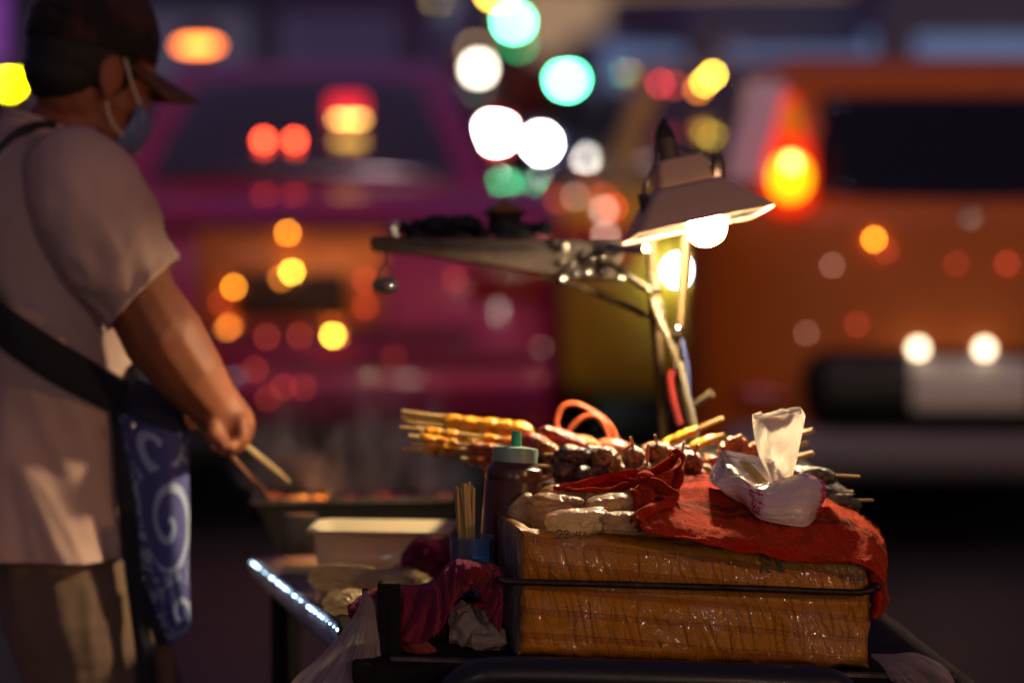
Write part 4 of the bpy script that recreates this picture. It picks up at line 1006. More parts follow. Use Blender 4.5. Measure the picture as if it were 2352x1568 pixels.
b = MB(); bc = lp(.010, -.012, -.010); b.blob(bc, (.029, .029, .025), Matrix((LX, LY, LZ)).transposed(), sub=4); obj('bulb', b, 'bulb', lamp_t)
b = MB(); b.tube([lp(.046, .02, -.006), lp(.046, .02, .02)], [.012, .012], 14); obj('bulb_collar', b, 'shade_inside', lamp_t)

# ================================================================== the two tied poles that carry lamp and shelf
mat('bamboo', (.042, .027, .011), .6, col2=(.02, .012, .006), cscale=25, cstretch=(1, 1, .2), bump=.2, bscale=80, bstretch=(1, 1, .2), spec=.15)
mat('tape_yellow', (.060, .046, .024), .45, col2=(.03, .022, .012), cscale=60, bump=.4, bscale=90)
mat('wire_red', (.09, .006, .006), .4); mat('wire_white', (.10, .085, .06), .4); mat('wire_blue', (.02, .03, .09), .4)
stand = thing('pole_stand', 'two thin yellowish poles bound together, holding up the lamp and the shelf', 'stand', V(at(1530, 1000, 6.080).x, at(1530, 1000, 6.080).y, CZ))
zb_ = CZ + .0005
def pole(pts, r, m, name='pole'):
    b = MB(); b.tube([at(*p) for p in pts], r, 12, smoothn=6); b.displace(rough(.0012, 40)); return obj(name, b, m, stand)
pole([(1494, 530, 6.040), (1500, 640, 6.050), (1508, 760, 6.060), (1519, 900, 6.080), (1532, 1082, 6.100)], .0088, 'bamboo')
pole([(1573, 540, 6.000), (1568, 640, 6.010), (1560, 760, 6.020), (1556, 830, 6.030), (1562, 900, 6.040), (1588, 980, 6.050), (1612, 1080, 6.060)], .0066, 'bamboo')
pole([(1500, 690, 6.030), (1518, 740, 6.025), (1545, 800, 6.020), (1556, 850, 6.025)], .006, 'tape_yellow', 'brace')
b = MB()
for v0, v1, u0 in ((632, 668, 1501), (690, 745, 1508)):
    n = 5
    for k in range(n): 
        v = v0 + (v1 - v0) * k / n; c = at(u0 + k * 1.2, v, 6.045); M = Matrix.Translation(c) @ Matrix.Rotation(rad(12 * (-1) ** k), 4, 'Y')
        b.lathe([(.0096, -.004), (.0125, 0), (.0096, .004)], M, 14, cap=False)
obj('binding', b, 'tape_yellow', stand)
b = MB(); c = at(1556, 758, 6.010); b.blob(c, (.0085, .0085, .009)); obj('clamp', b, 'chrome', stand)
b = MB()
b.tube([at(1545, 850, 6.010), at(1540, 880, 6.010), at(1552, 940, 6.010), at(1562, 975, 6.010)], .006, 8, smoothn=5); obj('red_wire', b, 'wire_red', stand)
b = MB(); b.tube([at(1562, 830, 6.010), at(1572, 880, 6.010), at(1590, 950, 6.010), at(1600, 1000, 6.010)], .0045, 8, smoothn=5); obj('white_wire', b, 'wire_white', stand)
b = MB(); b.tube([at(1566, 780, 6.010), at(1580, 850, 6.010), at(1582, 900, 6.010), at(1590, 940, 6.010)], .003, 8, smoothn=5); obj('blue_wire', b, 'wire_blue', stand)
b = MB(); b.tube([at(1586, 938, 6.040), at(1608, 920, 6.030), at(1634, 902, 6.020)], [.004, .005, .0065], 10); obj('stub', b, 'tape_yellow', stand)

# ================================================================== shelf on the arm
SD = 6.2
shelf = thing('hanging_shelf', 'narrow dark shelf held out to one side of the poles, black things heaped on it', 'shelf', at(1200, 600, SD))
mat('shelf_wood', (.085, .05, .034), .6, col2=(.03, .018, .013), cscale=14, cstretch=(.3, 1, 1), bump=.3, bscale=60, rvar=.15)
mat('soot', (.006, .006, .010), .7, bump=.5, bscale=50)
def bp_(pts, dd): return [at(u, v, SD) for u, v in pts], FWD * dd
b = MB(); P, d_ = bp_([(850, 549), (860, 545), (1000, 545), (1200, 550), (1430, 548), (1432, 590), (1412, 640), (1350, 638), (1230, 624), (1100, 603), (960, 583), (852, 574)], .16); b.prism(P, d_); obj('board', b, 'shelf_wood', shelf, bev=.002)
b = MB(); P, d_ = bp_([(856, 553), (1420, 566), (1420, 578), (1100, 578), (856, 562)], -.006); b.prism(P, d_); obj('rail', b, 'worn_steel', shelf)
b = MB()
b.tube([at(1240, 634, SD + .02), at(1320, 655, SD + .01), at(1400, 685, SD), at(1450, 706, SD - .05), at(1492, 730, SD - .16)], [.004, .0055, .006, .0055, .005], 10, smoothn=5); obj('strut', b, 'bamboo', shelf)
b = MB()
n = 14
pts = [at(1395, 605, SD - .02), at(1425, 618, SD - .06), at(1455, 642, SD - .12), at(1490, 664, SD - .2)]
for k in range(30):
    c = samp(pts, k / 29); b.blob(c + V(0, 0, .0015 * (-1) ** k), (.0062, .0055, .0052), sub=2)
obj('braid', b, 'tape_yellow', shelf)
# crumpled bits of metal tape at the joint
mat('foil', (.28, .26, .23), .25, metal=1., bump=.6, bscale=30)
b = MB()
for k in range(26):
    c = at(R.uniform(1290, 1440), R.uniform(560, 640), SD - .012 - R.random() * .02); b.blob(c, (R.uniform(.004, .011), .004, R.uniform(.003, .008)), Matrix.Rotation(R.uniform(-.6, .6), 3, 'Y'), sub=2)
b.tube([at(1400, 568, SD - .04), at(1440, 575, SD - .1), at(1484, 572, SD - .2)], .006, 8, smoothn=4)
b.displace(rough(.002, 130)); obj('metal_tape', b, 'foil', shelf, ang=20)
sh2 = thing('charcoal_heap', 'long black heap of charcoal and cloth lying on the narrow shelf', 'charcoal', at(1050, 545, SD + .05))
b = MB()
for k in range(46):
    u = R.uniform(915, 1100); hgt = 44 * math.sin(math.pi * min(1, (u - 880) / 260)) ** .6
    b.blob(at(u, 546 - R.uniform(0, hgt), SD + R.uniform(.03, .12)), (R.uniform(.012, .022), .015, R.uniform(.006, .012)), Matrix.Rotation(R.uniform(-.4, .4), 3, 'Y'), sub=2)
for k in range(34):
    u = R.uniform(1080, 1250); b.blob(at(u, 546 - R.uniform(0, 26), SD + R.uniform(.03, .12)), (R.uniform(.012, .022), .015, R.uniform(.006, .010)), Matrix.Rotation(R.uniform(-.3, .5), 3, 'Y'), sub=2)
b.displace(rough(.004, 60)); obj('coals', b, 'soot', sh2)
b = MB(); b.tube([at(908, 543, SD + .02), at(903, 520, SD + .02), at(915, 508, SD + .02)], .006, 8, smoothn=4); obj('metal_clip', b, mat('clip_blue', (.35, .5, .7), .25, metal=.8), sh2)
pot = thing('small_pot', 'small round black pot standing on the shelf, orange light on its lid', 'pot', at(1160, 520, SD + .06))
pc_ = at(1160, 527, SD + .06)
b = MB(); b.lathe([(.022, 0), (.026, .004), (.027, .022), (.036, .026), (.036, .029), (.028, .030), (.026, .034)], Matrix.Translation(pc_), 28); obj('body', b, 'soot', pot)
b = MB(); b.lathe([(.030, .0305), (.028, .037), (.018, .042), (.008, .044), (.008, .049), (0, .051)], Matrix.Translation(pc_), 28); obj('lid', b, mat('lid_amber', (.40, .16, .03), .25, metal=.6), pot)  # orange light on the lid is put into its colour
clip = thing('hanging_bulldog_clip', 'small dark metal clip hung on a wire from the tip of the shelf', 'clip', at(880, 650, SD))
b = MB(); b.tube([at(886, 578, SD - .005), at(884, 600, SD - .005), at(862, 640, SD - .005)], .0016, 6); b.tube([at(884, 600, SD - .005), at(905, 640, SD - .005)], .0016, 6); obj('wire', b, 'rubber', clip)
b = MB(); P = [at(u, v, SD - .012) for u, v in ((862, 636), (905, 636), (914, 655), (908, 672), (882, 676), (856, 668), (852, 650))]; b.prism(P, FWD * .016); obj('jaw', b, 'worn_steel', clip, bev=.002)
b = MB(); b.blob(at(896, 655, SD - .018), (.009, .007, .008)); obj('stud', b, 'chrome', clip)

# ================================================================== sauce bottle
BD = 5.50
bt = thing('sauce_bottle', 'brown squeeze bottle of sauce with a pale green screw cap', 'bottle', at(1165, 1290, BD))
kb = BD / F
axis = (at(1182, 1060, BD) - at(1166, 1290, BD)); axis = (axis + FWD * .0).normalized()
Zb = axis; Xb = V(0, -1, 0).cross(Zb).normalized(); Yb = Zb.cross(Xb)
base = at(1162, 1346, BD); base.z = .7985; Mb = Matrix.Translation(base) @ Matrix((Xb, Yb, Zb)).transposed().to_4x4()
hb_ = lambda v: (1345 - v) * kb
mat('sauce', (.070, .018, .005), .3, coat=.3, col2=(.04, .010, .003), cscale=12)
mat('cap_green', (.20, .34, .27), .38, col2=(.16, .26, .19), cscale=20, bump=.05, bscale=100)
mat('nozzle_green', (.03, .33, .19), .35, sss=.2)
r0 = 66 * kb
b = MB(); b.lathe([(r0 * .9, 0), (r0, .004), (r0, hb_(1100)), (r0 * .985, hb_(1098)), (r0 * 1.0, hb_(1094)), (r0, hb_(1082)), (r0 * .96, hb_(1070)), (r0 * .84, hb_(1064)), (r0 * .8, hb_(1055))], Mb, 48); obj('body', b, 'sauce', bt)
b = MB()
rc = 52 * kb
prof = [(rc, hb_(1066)), (rc * 1.0, hb_(1064)), (rc, hb_(1026)), (rc * .97, hb_(1022)), (rc * .3, hb_(1018))]
b.lathe(prof, Mb, 72)
for v in b.bm.verts:   # knurled side
    q = Mb.inverted() @ v.co
    if .9 * rc < math.hypot(q.x, q.y): 
        a = math.atan2(q.y, q.x); f = 1 + .006 * math.sin(a * 36); q.x *= f; q.y *= f; v.co = Mb @ q
obj('screw_cap', b, 'cap_green', bt)
b = MB(); b.lathe([(.0088, hb_(1022)), (.0082, hb_(1018)), (.0068, hb_(988)), (.0060, hb_(984)), (.003, hb_(984))], Mb, 20); obj('nozzle', b, 'nozzle_green', bt)

# ================================================================== bamboo sticks in a clear cup
cup = thing('plastic_cup', 'clear plastic cup with a blue label beside the sauce bottle', 'cup', at(1085, 1300, 5.44))
CD = 5.44; kc = CD / F; cb = at(1084, 1345, CD); cb.z = .7985
m = mat('clear_plastic', (.10, .16, .28), .12, coat=1., alpha=.4)
b = MB(); b.lathe([(44 * kc, 0), (46 * kc, .003), (50 * kc, .080), (51.5 * kc, .083)], Matrix.Translation(cb), 40, cap=False); obj('cup_wall', b, 'clear_plastic', cup, solid=.0012)
b = MB()
def lab(s, t):
    a = rad(-150 + 120 * s * (.35 + .65 * t ** .6)) ; r = (46 + 4.6 * t) * kc + .0012
    return cb + V(math.cos(a) * r + .0, math.sin(a) * r, .036 + .042 * t)
b.grid(lambda s, t: cb + V(math.cos(rad(-95 + 75 * s)) * (47.5 * kc + .0014), math.sin(rad(-95 + 75 * s)) * (47.5 * kc + .0014), .079 - (.048 - .03 * (1 - s) ** 2 * 1) * (1 - t)), 16, 6); obj('label', b, mat('blue_label', (.04, .16, .45), .3, coat=.6), cup)
mat('stick', (.55, .36, .13), .6, col2=(.42, .25, .08), cscale=60, cstretch=(1, 1, .1), bump=.15, bscale=150)
mat('stick_pale', (.62, .42, .17), .55, col2=(.5, .31, .10), cscale=60, bump=.1, bscale=150)
for i in range(22):
    a = R.uniform(0, 2 * math.pi); rr_ = math.sqrt(R.random()) * .020
    p0 = cb + V(math.cos(a) * rr_ * .6 - .003, math.sin(a) * rr_ * .6, .006); p1 = at(1071 + R.gauss(0, 1) * 11, 1113 + R.uniform(-10, 12), CD + R.uniform(-.016, .016))
    b = MB(); b.tube([p0, p0.lerp(p1, .97), p1], [.0024, .0024, .0019], 7)
    tag(obj('bamboo_stick', b, 'stick'), 'loose bamboo stick standing in the clear cup', 'skewer stick', 'bamboo sticks in the cup')

# ================================================================== food on the counter
def meat(name, c1, c2, sc=28, rough=.25, coat=.4, bump=.5, bs=170, cr=(.4, .62), sss=.1): return mat(name, c1, rough, col2=c2, cscale=sc, cramp=cr, bump=bump, bscale=bs, coat=coat, sss=sss)
meat('ball', (.44, .18, .045), (.09, .022, .007), 150, sss=.1, coat=.25, rough=.42, bump=1., bs=130); meat('charred', (.10, .020, .008), (.012, .006, .005), 110, .3, coat=.3); meat('sausage', (.36, .035, .012), (.05, .008, .005), 70, .28, bump=.5, coat=.4, cr=(.48, .68))
meat('yellow_food', (.78, .40, .03), (.62, .20, .012), 50, .28, bump=.4, bs=90, coat=.4); meat('glaze', (.58, .14, .018), (.14, .025, .008), 90, .28, cr=(.42, .66), bump=.7, coat=.4); meat('pink_sausage', (.40, .12, .07), (.30, .06, .035), 18, .2, bump=.2)
meat('leaf_dark', (.10, .10, .035), (.015, .014, .010), 50, .4, coat=.4)
def chunk(b, c, r, rot=None, amp=.12, sc=1.6, sub=4, seed=None):
    sd = R.uniform(0, 50) if seed is None else seed
    g = b.blob((0, 0, 0), 1., sub=sub)
    r = Vector(r) if hasattr(r, '__len__') else V(r, r, r)
    for v in g:
        p = v.co.copy(); f = 1 + amp * noise.noise(p * sc + V(sd, 0, 0)) + amp * .55 * noise.noise(p * sc * 2.7 + V(0, sd, 0)) + amp * .3 * noise.noise(p * 7 + V(0, 0, sd)) + amp * .18 * noise.noise(p * 15)
        q = V(p.x * r.x, p.y * r.y, p.z * r.z) * f
        v.co = Vector(c) + ((rot @ q) if rot is not None else q)
def skewer(name, label, cat, group, pieces, stick, mats, rs=.0019, smat='stick'):
    a, c = stick
    root = thing(name, label, cat, (a + c) / 2, group)
    b = MB(); b.tube([a, a.lerp(c, .5) + V(0, 0, .001), c], [rs, rs, rs * .9], 8); obj('stick', b, smat, root)
    for nm, ctr, r, ro, amp in pieces:
        b = MB(); chunk(b, ctr, r, ro, amp); obj(nm, b, mats, root)
    return root
def px_(d): return d / F
# meatballs, sticks standing up
mb_ = [((1455, 1050, 5.56), 27, (1447, 1003), (1460, 1048), 'meatball with an upright stick, left of the pair under the lamp poles'), ((1509, 1040, 5.58), 27, (1505, 998), (1513, 1040), 'meatball with an upright stick, higher one just behind the towel loop'),
       ((1590, 1063, 5.56), 26, (1604, 1020), (1592, 1058), 'meatball with a leaning stick in front of the white tray'), ((1392, 1058, 5.55), 34, (1456, 1018), (1398, 1060), 'large glossy meatball whose stick leans over its neighbour'),
       ((1487, 1085, 5.55), 25, (1489, 1018), (1486, 1078), 'low meatball with a stick rising between two others'), ((1545, 1090, 5.55), 25, (1551, 1030), (1547, 1085), 'meatball hidden by the towel loop, dark stick tip showing'), ((1562, 1098, 5.57), 25, (1571, 1014), (1560, 1090), 'meatball behind the towel loop with the tallest leaning stick'),
       ((1440, 1098, 5.535), 27, (1478, 1070), (1444, 1096), 'meatball lowest in the heap, short stick lying over it'), ((1600, 1100, 5.58), 27, (1560, 1120), (1600, 1100), 'meatball under the leaning one, beside the tissue pack')]
for (u, v, d), r, s0, s1, lb in mb_:
    k = px_(d); skewer('meatball_skewer', lb, 'skewer', 'meatball skewers on the counter', [('meatball', at(u, v, d), r * k, None, .10)], (at(s0[0], s0[1], d - .012), at(s1[0], s1[1], d - .006)), 'ball', .0021, mat('stick_dark', (.42, .17, .06), .5) if 'stick_dark' not in MATS else 'stick_dark')
# extra balls filling the heap
for i, (u, v, d, r) in enumerate(((1418, 1085, 5.60, 26), (1470, 1075, 5.62, 26), (1530, 1062, 5.63, 26), (1620, 1090, 5.62, 25))):
    b = MB(); chunk(b, at(u, v, d), r * px_(d), None, .1); tag(obj('meatball', b, 'ball'), 'glossy loose meatball filling the heap behind the skewered ones', 'meatball', 'loose meatballs in the heap')
# charred meat on sticks that point to the left
ch = [((1318, 1046, 5.56), (46, 30, 24), (1368, 1044, 5.57), (34, 26, 21), (1100, 1046, 5.76), 'charred meat skewer, uppermost of the dark ones'), ((1300, 1085, 5.55), (30, 26, 27), (1345, 1088, 5.56), (30, 26, 24), (1218, 1066, 5.62), 'charred meat skewer, second from the top, stick slanting'),
      ((1345, 1090, 5.53), (26, 24, 22), (1372, 1088, 5.53), (28, 24, 22), (1215, 1098, 5.62), 'small charred pieces with a wet blue gleam'), ((1290, 1116, 5.53), (34, 24, 12), (1335, 1113, 5.53), (30, 20, 11), (1210, 1112, 5.60), 'charred skewer lowest on the tray, edge lit'), ((1296, 1066, 5.60), (30, 26, 22), (1340, 1070, 5.60), (32, 26, 22), (1150, 1052, 5.78), 'charred meat skewer behind the uppermost one')]
for p, r, q, r2, st, lb in ch:
    k = px_(p[2]); skewer('meat_skewer', lb, 'skewer', 'charred meat skewers', [('meat', at(*p), [x * k for x in r], Matrix.Rotation(R.uniform(-.2, .2), 3, 'Y'), .22), ('meat', at(*q), [x * k for x in r2], Matrix.Rotation(R.uniform(-.3, .3), 3, 'Y'), .22)], (at(*st), at(q[0] + 30, q[1], q[2])), 'charred', .0022, 'stick_pale')
# sausages
sa = [((1292, 1006, 5.74), (58, 26, 22), .35, 'sausage', 'fat glossy red sausage, highest in the heap'), ((1228, 1018, 5.72), (40, 24, 24), .2, 'sausage', 'dark red sausage half behind the bottle cap'), ((1256, 1028, 5.68), (36, 22, 20), .6, 'glaze', 'glazed sausage end catching a bright rim of light'), ((1410, 1026, 5.9), (42, 24, 20), .15, 'pink_sausage', 'pale pink sausage behind the meatballs'), ((1175, 1038, 5.80), (50, 22, 18), .15, 'sausage', 'red sausage lying under the yellow squid sticks'), ((1345, 1018, 5.82), (40, 22, 18), .3, 'glaze', 'glazed sausage end behind the charred meat')]
for (u, v, d), r, a, mm, lb in sa:
    k = px_(d); b = MB(); chunk(b, at(u, v, d), [x * k for x in r], Matrix.Rotation(a, 3, 'Y'), .07); tag(obj('sausage', b, mm), lb, 'sausage', 'sausages on the counter')
# bits and drippings that make the heap uneven
for i in range(58):
    u = R.uniform(1225, 1760); v = 1046 + R.uniform(-22, 50) + (0 if u < 1420 else 10); d = R.uniform(5.60, 5.84); k = px_(d)
    b = MB(); chunk(b, at(u, v, d), (R.uniform(14, 30) * k, R.uniform(14, 24) * k, R.uniform(9, 20) * k), Matrix.Rotation(R.uniform(-.7, .7), 3, 'Y'), .32, sub=3)
    tag(obj('meat_scrap', b, ['charred', 'glaze', 'sausage', 'ball'][i % 4]), 'uneven grilled scrap wedged between the skewers of the heap', 'meat scrap', 'grilled scraps in the heap')
# yellow skewers pointing left
ys = []
for i in range(17):
    top = i < 4
    if top: l = (922 + R.uniform(0, 8), 945 + i * 7, 5.93 + R.uniform(-.03, .05)); r_ = (1215, 985 + i * 6, 5.9 + R.uniform(-.03, .04))
    elif i < 12: l = (R.uniform(912, 990), 978 + (i - 4) * 8.5 + R.uniform(-5, 5), 5.86 + R.uniform(-.06, .06)); r_ = (1240 + R.uniform(-20, 40), 1022 + (i - 4) * 5 + R.uniform(-5, 5), 5.82 + R.uniform(-.05, .05))
    else: l = (R.uniform(1010, 1090), 1020 + (i - 12) * 11, 5.78); r_ = (1290, 1042 + (i - 12) * 14, 5.70 + R.uniform(-.04, .04))
    a, c = at(*l), at(*r_); dr = (c - a)
    rx = Matrix.Rotation(-math.atan2(dr.z, dr.x), 3, 'Y')
    pcs = []; k = px_(5.88)
    if top:
        for q, rr in ((.42, .9), (.55, 1.), (.70, 1.2), (.82, 1.35), (.93, 1.3)): pcs.append(('squid_piece', a.lerp(c, q), [30 * k, 14 * k * rr, 11 * k * rr], rx, .16))
    elif i % 3 != 2:
        for q in ((.16, .26, .37, .48) if i % 2 else (.22, .34, .6, .75)): pcs.append(('fish_piece', a.lerp(c, q), [22 * k, 13 * k, 10 * k], rx, .16))
    else:
        for q in (.6, .72, .85): pcs.append(('fish_piece', a.lerp(c, q), [22 * k, 13 * k, 11 * k], rx, .16))
    mm = 'yellow_food' if (top or i % 3 != 2) else 'glaze'
    if i >= 12: mm = 'glaze'
    lb = ('thick yellow squid skewer on top of the heap, pointing at the vendor' if top else 'yellow fish skewer in the middle of the heap, tip sticking out over the counter edge' if i < 12 else 'glazed skewer with a pale bare stick low in the heap behind the bottle')
    skewer('fish_skewer', lb, 'skewer', ('squid skewers on top' if top else 'yellow fish skewers' if i < 12 else 'glazed skewers low in the heap'), pcs, (a, c), mm, .0030, 'stick_pale')
# at the right: two sticks pointing up right, three stick ends behind the tissue, leaf rolls
for (l, r_, lb) in (((1530, 1018, 5.85), (1660, 960, 5.80), 'yellow skewer rising steeply beside the poles, longest stick at that end'), ((1600, 1022, 5.8), (1664, 998, 5.76), 'short yellow stick just under the steep one'),):
    a, c = at(*l), at(*r_); k = px_(5.8)
    skewer('fish_skewer', lb, 'skewer', 'yellow skewers beside the poles', [('fish_piece', a.lerp(c, q), [26 * k, 16 * k, 12 * k], Matrix.Rotation(rad(-22), 3, 'Y'), .15) for q in (.08, .26, .42)], (a, c), 'yellow_food', .0036, 'stick_pale')
for i, (v0, v1, u1) in enumerate(((1000, 988, 1868), (1024, 1015, 1856), (1052, 1040, 1869))):
    a, c = at(1740, v0 + 25, 5.72), at(u1, v1, 5.66); k = px_(5.7)
    skewer('fish_skewer', ('highest', 'middle', 'lowest')[i] + ' of three bare stick ends sticking out behind the tissue', 'skewer', 'skewers behind the tissue', [('fish_piece', a.lerp(c, q), [22 * k, 15 * k, 12 * k], None, .15) for q in (.05, .25)], (a, c), 'glaze', .0042, 'stick_pale')
for i, (u, v, d, rx_, rz_, st) in enumerate(((1868, 1090, 5.56, 52, 20, (1975, 1094)), (1925, 1150, 5.53, 44, 20, (2006, 1148)), (1880, 1135, 5.55, 46, 18, (1960, 1128)))):
    k = px_(d); skewer('leaf_roll_skewer', ('dark leaf wrapped roll on a stick, pale on top, highest of three', 'dark leaf roll lowest, its stick reaching farthest out', 'charred leaf roll between the other two')[i], 'skewer', 'leaf rolls at the counter end',
                       [('leaf_roll', at(u, v, d), (rx_ * k, .016, rz_ * k), Matrix.Rotation(rad(6), 3, 'Y'), .2), ('leaf_roll', at(u + 30, v + 8, d), (24 * k, .013, rz_ * .8 * k), None, .25)], (at(u - 30, v, d - .004), at(st[0], st[1], d)), 'leaf_dark', .0022, 'stick')
# white tray of glossy bites under the lamp
tr = thing('foam_tray', 'white foam tray shining under the bulb', 'tray', at(1640, 1060, 5.68))
mat('foam_white', (.8, .78, .72), .6)
P = [at(1540, 1070, 5.72), at(1735, 1078, 5.74), at(1742, 1092, 5.58), at(1545, 1092, 5.57)]
b = MB(); tz = P[0].z
q0 = [V(p.x, p.y, tz - .022) for p in P]; cen = sum(q0, V(0, 0, 0)) / 4
low = [cen + (p - cen) * .88 for p in q0]; hi = [V(p.x, p.y, tz) for p in P]
b.loft([[p + V(0, 0, 0) for p in low], [p + V(0, 0, .022) for p in [cen + (p - cen) * 1.0 for p in q0]], [cen + (p - cen) * 1.04 + V(0, 0, .0225) for p in q0]], cap=False); b.bm.faces.new([b.bm.verts.new(p) for p in low]); obj('tray_body', b, 'foam_white', tr, solid=.002)
for i in range(30):
    u = R.gauss(1692, 26); v = 1022 + abs(u - 1692) * .35 + R.uniform(-14, 18); d = R.uniform(5.62, 5.70)
    b = MB(); chunk(b, at(u, v, d), R.uniform(9, 14) * px_(d), None, .25, sub=3); tag(obj('fried_bite', b, 'glaze'), 'small glossy fried bite heaped on the white foam tray', 'fried bite', 'fried bites on the white tray')
# orange wire coil
b = MB(); b.tube([at(1290, 1030, 6.0), at(1278, 975, 6.0), at(1290, 936, 6.0), at(1322, 927, 6.0), at(1360, 945, 6.0), at(1395, 970, 6.0), at(1412, 1000, 6.0), at(1418, 1040, 6.0)], .0042, 10, smoothn=7)
b.tube([at(1296, 1020, 5.97), at(1310, 985, 5.97), at(1340, 958, 5.97), at(1370, 955, 5.97), at(1392, 985, 5.97), at(1402, 1030, 5.97)], .0042, 10, smoothn=7)
tag(obj('wire_coil', b, mat('wire_orange', (.32, .055, .016), .5)), 'two loops of orange wire rising behind the sausages', 'wire')
# ================================================================== purple towel on the rod and post
m = bpy.data.materials.new('towel_plum'); m.use_nodes = True; MATS['towel_plum'] = m
towel_mat(m, (.17, .011, .038), (.09, .008, .036), (.02, .006, .02), (.12, .17, .22), tint=(1, .2, .35))
m = bpy.data.materials.new('towel_rust'); m.use_nodes = True; MATS['towel_rust'] = m
towel_mat(m, (.22, .02, .012), (.10, .01, .014), (.02, .006, .02), (), tint=(1, .4, .3))
rows = [[(800, 1392, 5.36), (845, 1362, 5.36), (900, 1345, 5.36), (960, 1346, 5.36), (1000, 1332, 5.36), (1022, 1302, 5.36), (1050, 1286, 5.36), (1078, 1288, 5.36), (1104, 1296, 5.36), (1130, 1294, 5.36), (1150, 1312, 5.36)],
        [(800, 1400, 5.31), (845, 1375, 5.31), (900, 1352, 5.31), (960, 1350, 5.31), (1002, 1338, 5.30), (1026, 1310, 5.30), (1052, 1292, 5.30), (1080, 1294, 5.30), (1105, 1302, 5.30), (1132, 1302, 5.30), (1153, 1322, 5.30)],
        [(801, 1408, 5.29), (846, 1392, 5.29), (900, 1385, 5.285), (960, 1382, 5.285), (1004, 1368, 5.28), (1030, 1338, 5.28), (1056, 1318, 5.28), (1084, 1318, 5.28), (1108, 1322, 5.28), (1135, 1330, 5.28), (1154, 1352, 5.28)],
        [(803, 1416, 5.285), (848, 1405, 5.285), (900, 1425, 5.28), (958, 1430, 5.275), (1006, 1405, 5.275), (1034, 1365, 5.27), (1060, 1343, 5.27), (1085, 1338, 5.27), (1106, 1342, 5.272), (1134, 1370, 5.275), (1153, 1400, 5.28)],
        [(806, 1424, 5.29), (850, 1418, 5.29), (900, 1462, 5.285), (955, 1480, 5.28), (1005, 1452, 5.28), (1040, 1395, 5.275), (1066, 1362, 5.275), (1086, 1352, 5.275), (1100, 1360, 5.28), (1122, 1415, 5.28), (1148, 1458, 5.285)]]
NP = net([[at(*p) for p in r] for r in rows])
def plum(s, t):
    p = NP(s, t)
    f = ridge(V(s * 13 + t * 1.3, t * 1.6, 2.), 1., 2)
    return p + (UPV * .3 - FWD) * (.012 * f * (.35 + .65 * min(1, t * 2.5)) + .003 * noise.noise(V(s * 26, t * 9, 4)))
b = MB(); b.grid(plum, 130, 60)
pt = obj('towel', b, 'towel_plum', None, solid=.0025, ang=80); tag(pt, 'plum red towel slung over the rod between the black post and the box', 'towel')
mat('fibre_plum', (.35, .03, .06), .9)
fuzz(plum, 2600, 'loose_fibres', 'fibre_plum', pt, .005, seed=8)
# a roll of the same towel turned out at its top and the end lying on the deck
b = MB(); ribbon(b, [(1062, 1345, 5.272), (1078, 1325, 5.262), (1100, 1318, 5.258), (1118, 1332, 5.26)], .022, V(0, -.4, 1), seed=7., curl=.35); c = obj('turned_edge', b, 'towel_rust', None, solid=.002); c.parent = pt; c.location -= pt.location
b = MB()
rows = [[(905, 1445, 5.33), (935, 1448, 5.33), (975, 1470, 5.32), (1000, 1490, 5.31)], [(908, 1470, 5.30), (938, 1474, 5.285), (978, 1486, 5.28), (1004, 1502, 5.29)], [(918, 1500, 5.29), (945, 1505, 5.27), (980, 1510, 5.265), (1003, 1520, 5.28)], [(935, 1518, 5.29), (955, 1530, 5.27), (978, 1538, 5.265), (1000, 1538, 5.28)], [(950, 1520, 5.31), (965, 1535, 5.3), (985, 1548, 5.29), (1000, 1545, 5.29)]]
NQ = net([[at(*p) for p in r] for r in rows]); b.grid(lambda s, t: NQ(s, t) - FWD * .004 * noise.noise(V(s * 6, t * 6, 3)), 40, 40); c = obj('hanging_end', b, 'towel_rust', None, solid=.0025); c.parent = pt; c.location -= pt.location
fuzz(NQ, 1400, 'end_fibres', 'fibre_plum', pt, .005, seed=9)
# second dark towel crumpled on the table beside the cup
b = MB()
for k in range(16): chunk(b, at(R.uniform(945, 1030), R.uniform(1258, 1345), 5.78 + R.uniform(-.04, .04)), (R.uniform(.02, .034), .026, R.uniform(.014, .024)), Matrix.Rotation(R.uniform(-1, 1), 3, 'Y'), .3, sub=3)
tag(obj('towel', b, 'towel_plum', None, remesh=.004, rsmooth=2), 'dark maroon towel crumpled on the table behind the cup', 'towel')

# ================================================================== red basket, crumpled paper, foil
mat('basket_red', (.42, .012, .012), .35, coat=.4)
bk = thing('plastic_basket', 'red plastic basket with square holes behind the plum towel', 'basket', at(1080, 1480, 5.42))
b = MB()
o_ = at(985, 1502, 5.42); W_, H_ = 175 * 5.42 / F, 110 * 5.42 / F
nx, nz_ = 15, 9
for i in range(nx + 1): b.box(o_ + V(W_ * i / nx, 0, H_ / 2), (.0028, .0022, H_))
for j in range(nz_ + 1): b.box(o_ + V(W_ / 2, .0003, H_ * j / nz_), (W_, .0022, .0034))
obj('front_lattice', b, 'basket_red', bk)
b = MB(); b.box(o_ + V(W_ / 2, .052, H_ / 2), (W_, .003, H_)); b.box(o_ + V(0, .026, H_ / 2), (.003, .052, H_)); b.box(o_ + V(W_, .026, H_ / 2), (.003, .052, H_)); b.box(o_ + V(W_ / 2, .026, .002), (W_, .052, .003)); obj('back_panel', b, 'basket_red', bk)
b = MB(); b.tube([o_ + V(-.003, -.003, H_ + .003), o_ + V(W_ + .003, -.003, H_ + .003), o_ + V(W_ + .003, .055, H_ + .003), o_ + V(-.003, .055, H_ + .003)], .0035, 8, closed=True); obj('rim_edge', b, 'basket_red', bk)
mat('napkin', (.42, .31, .24), .9, bump=.1, bscale=80, sss=.2)
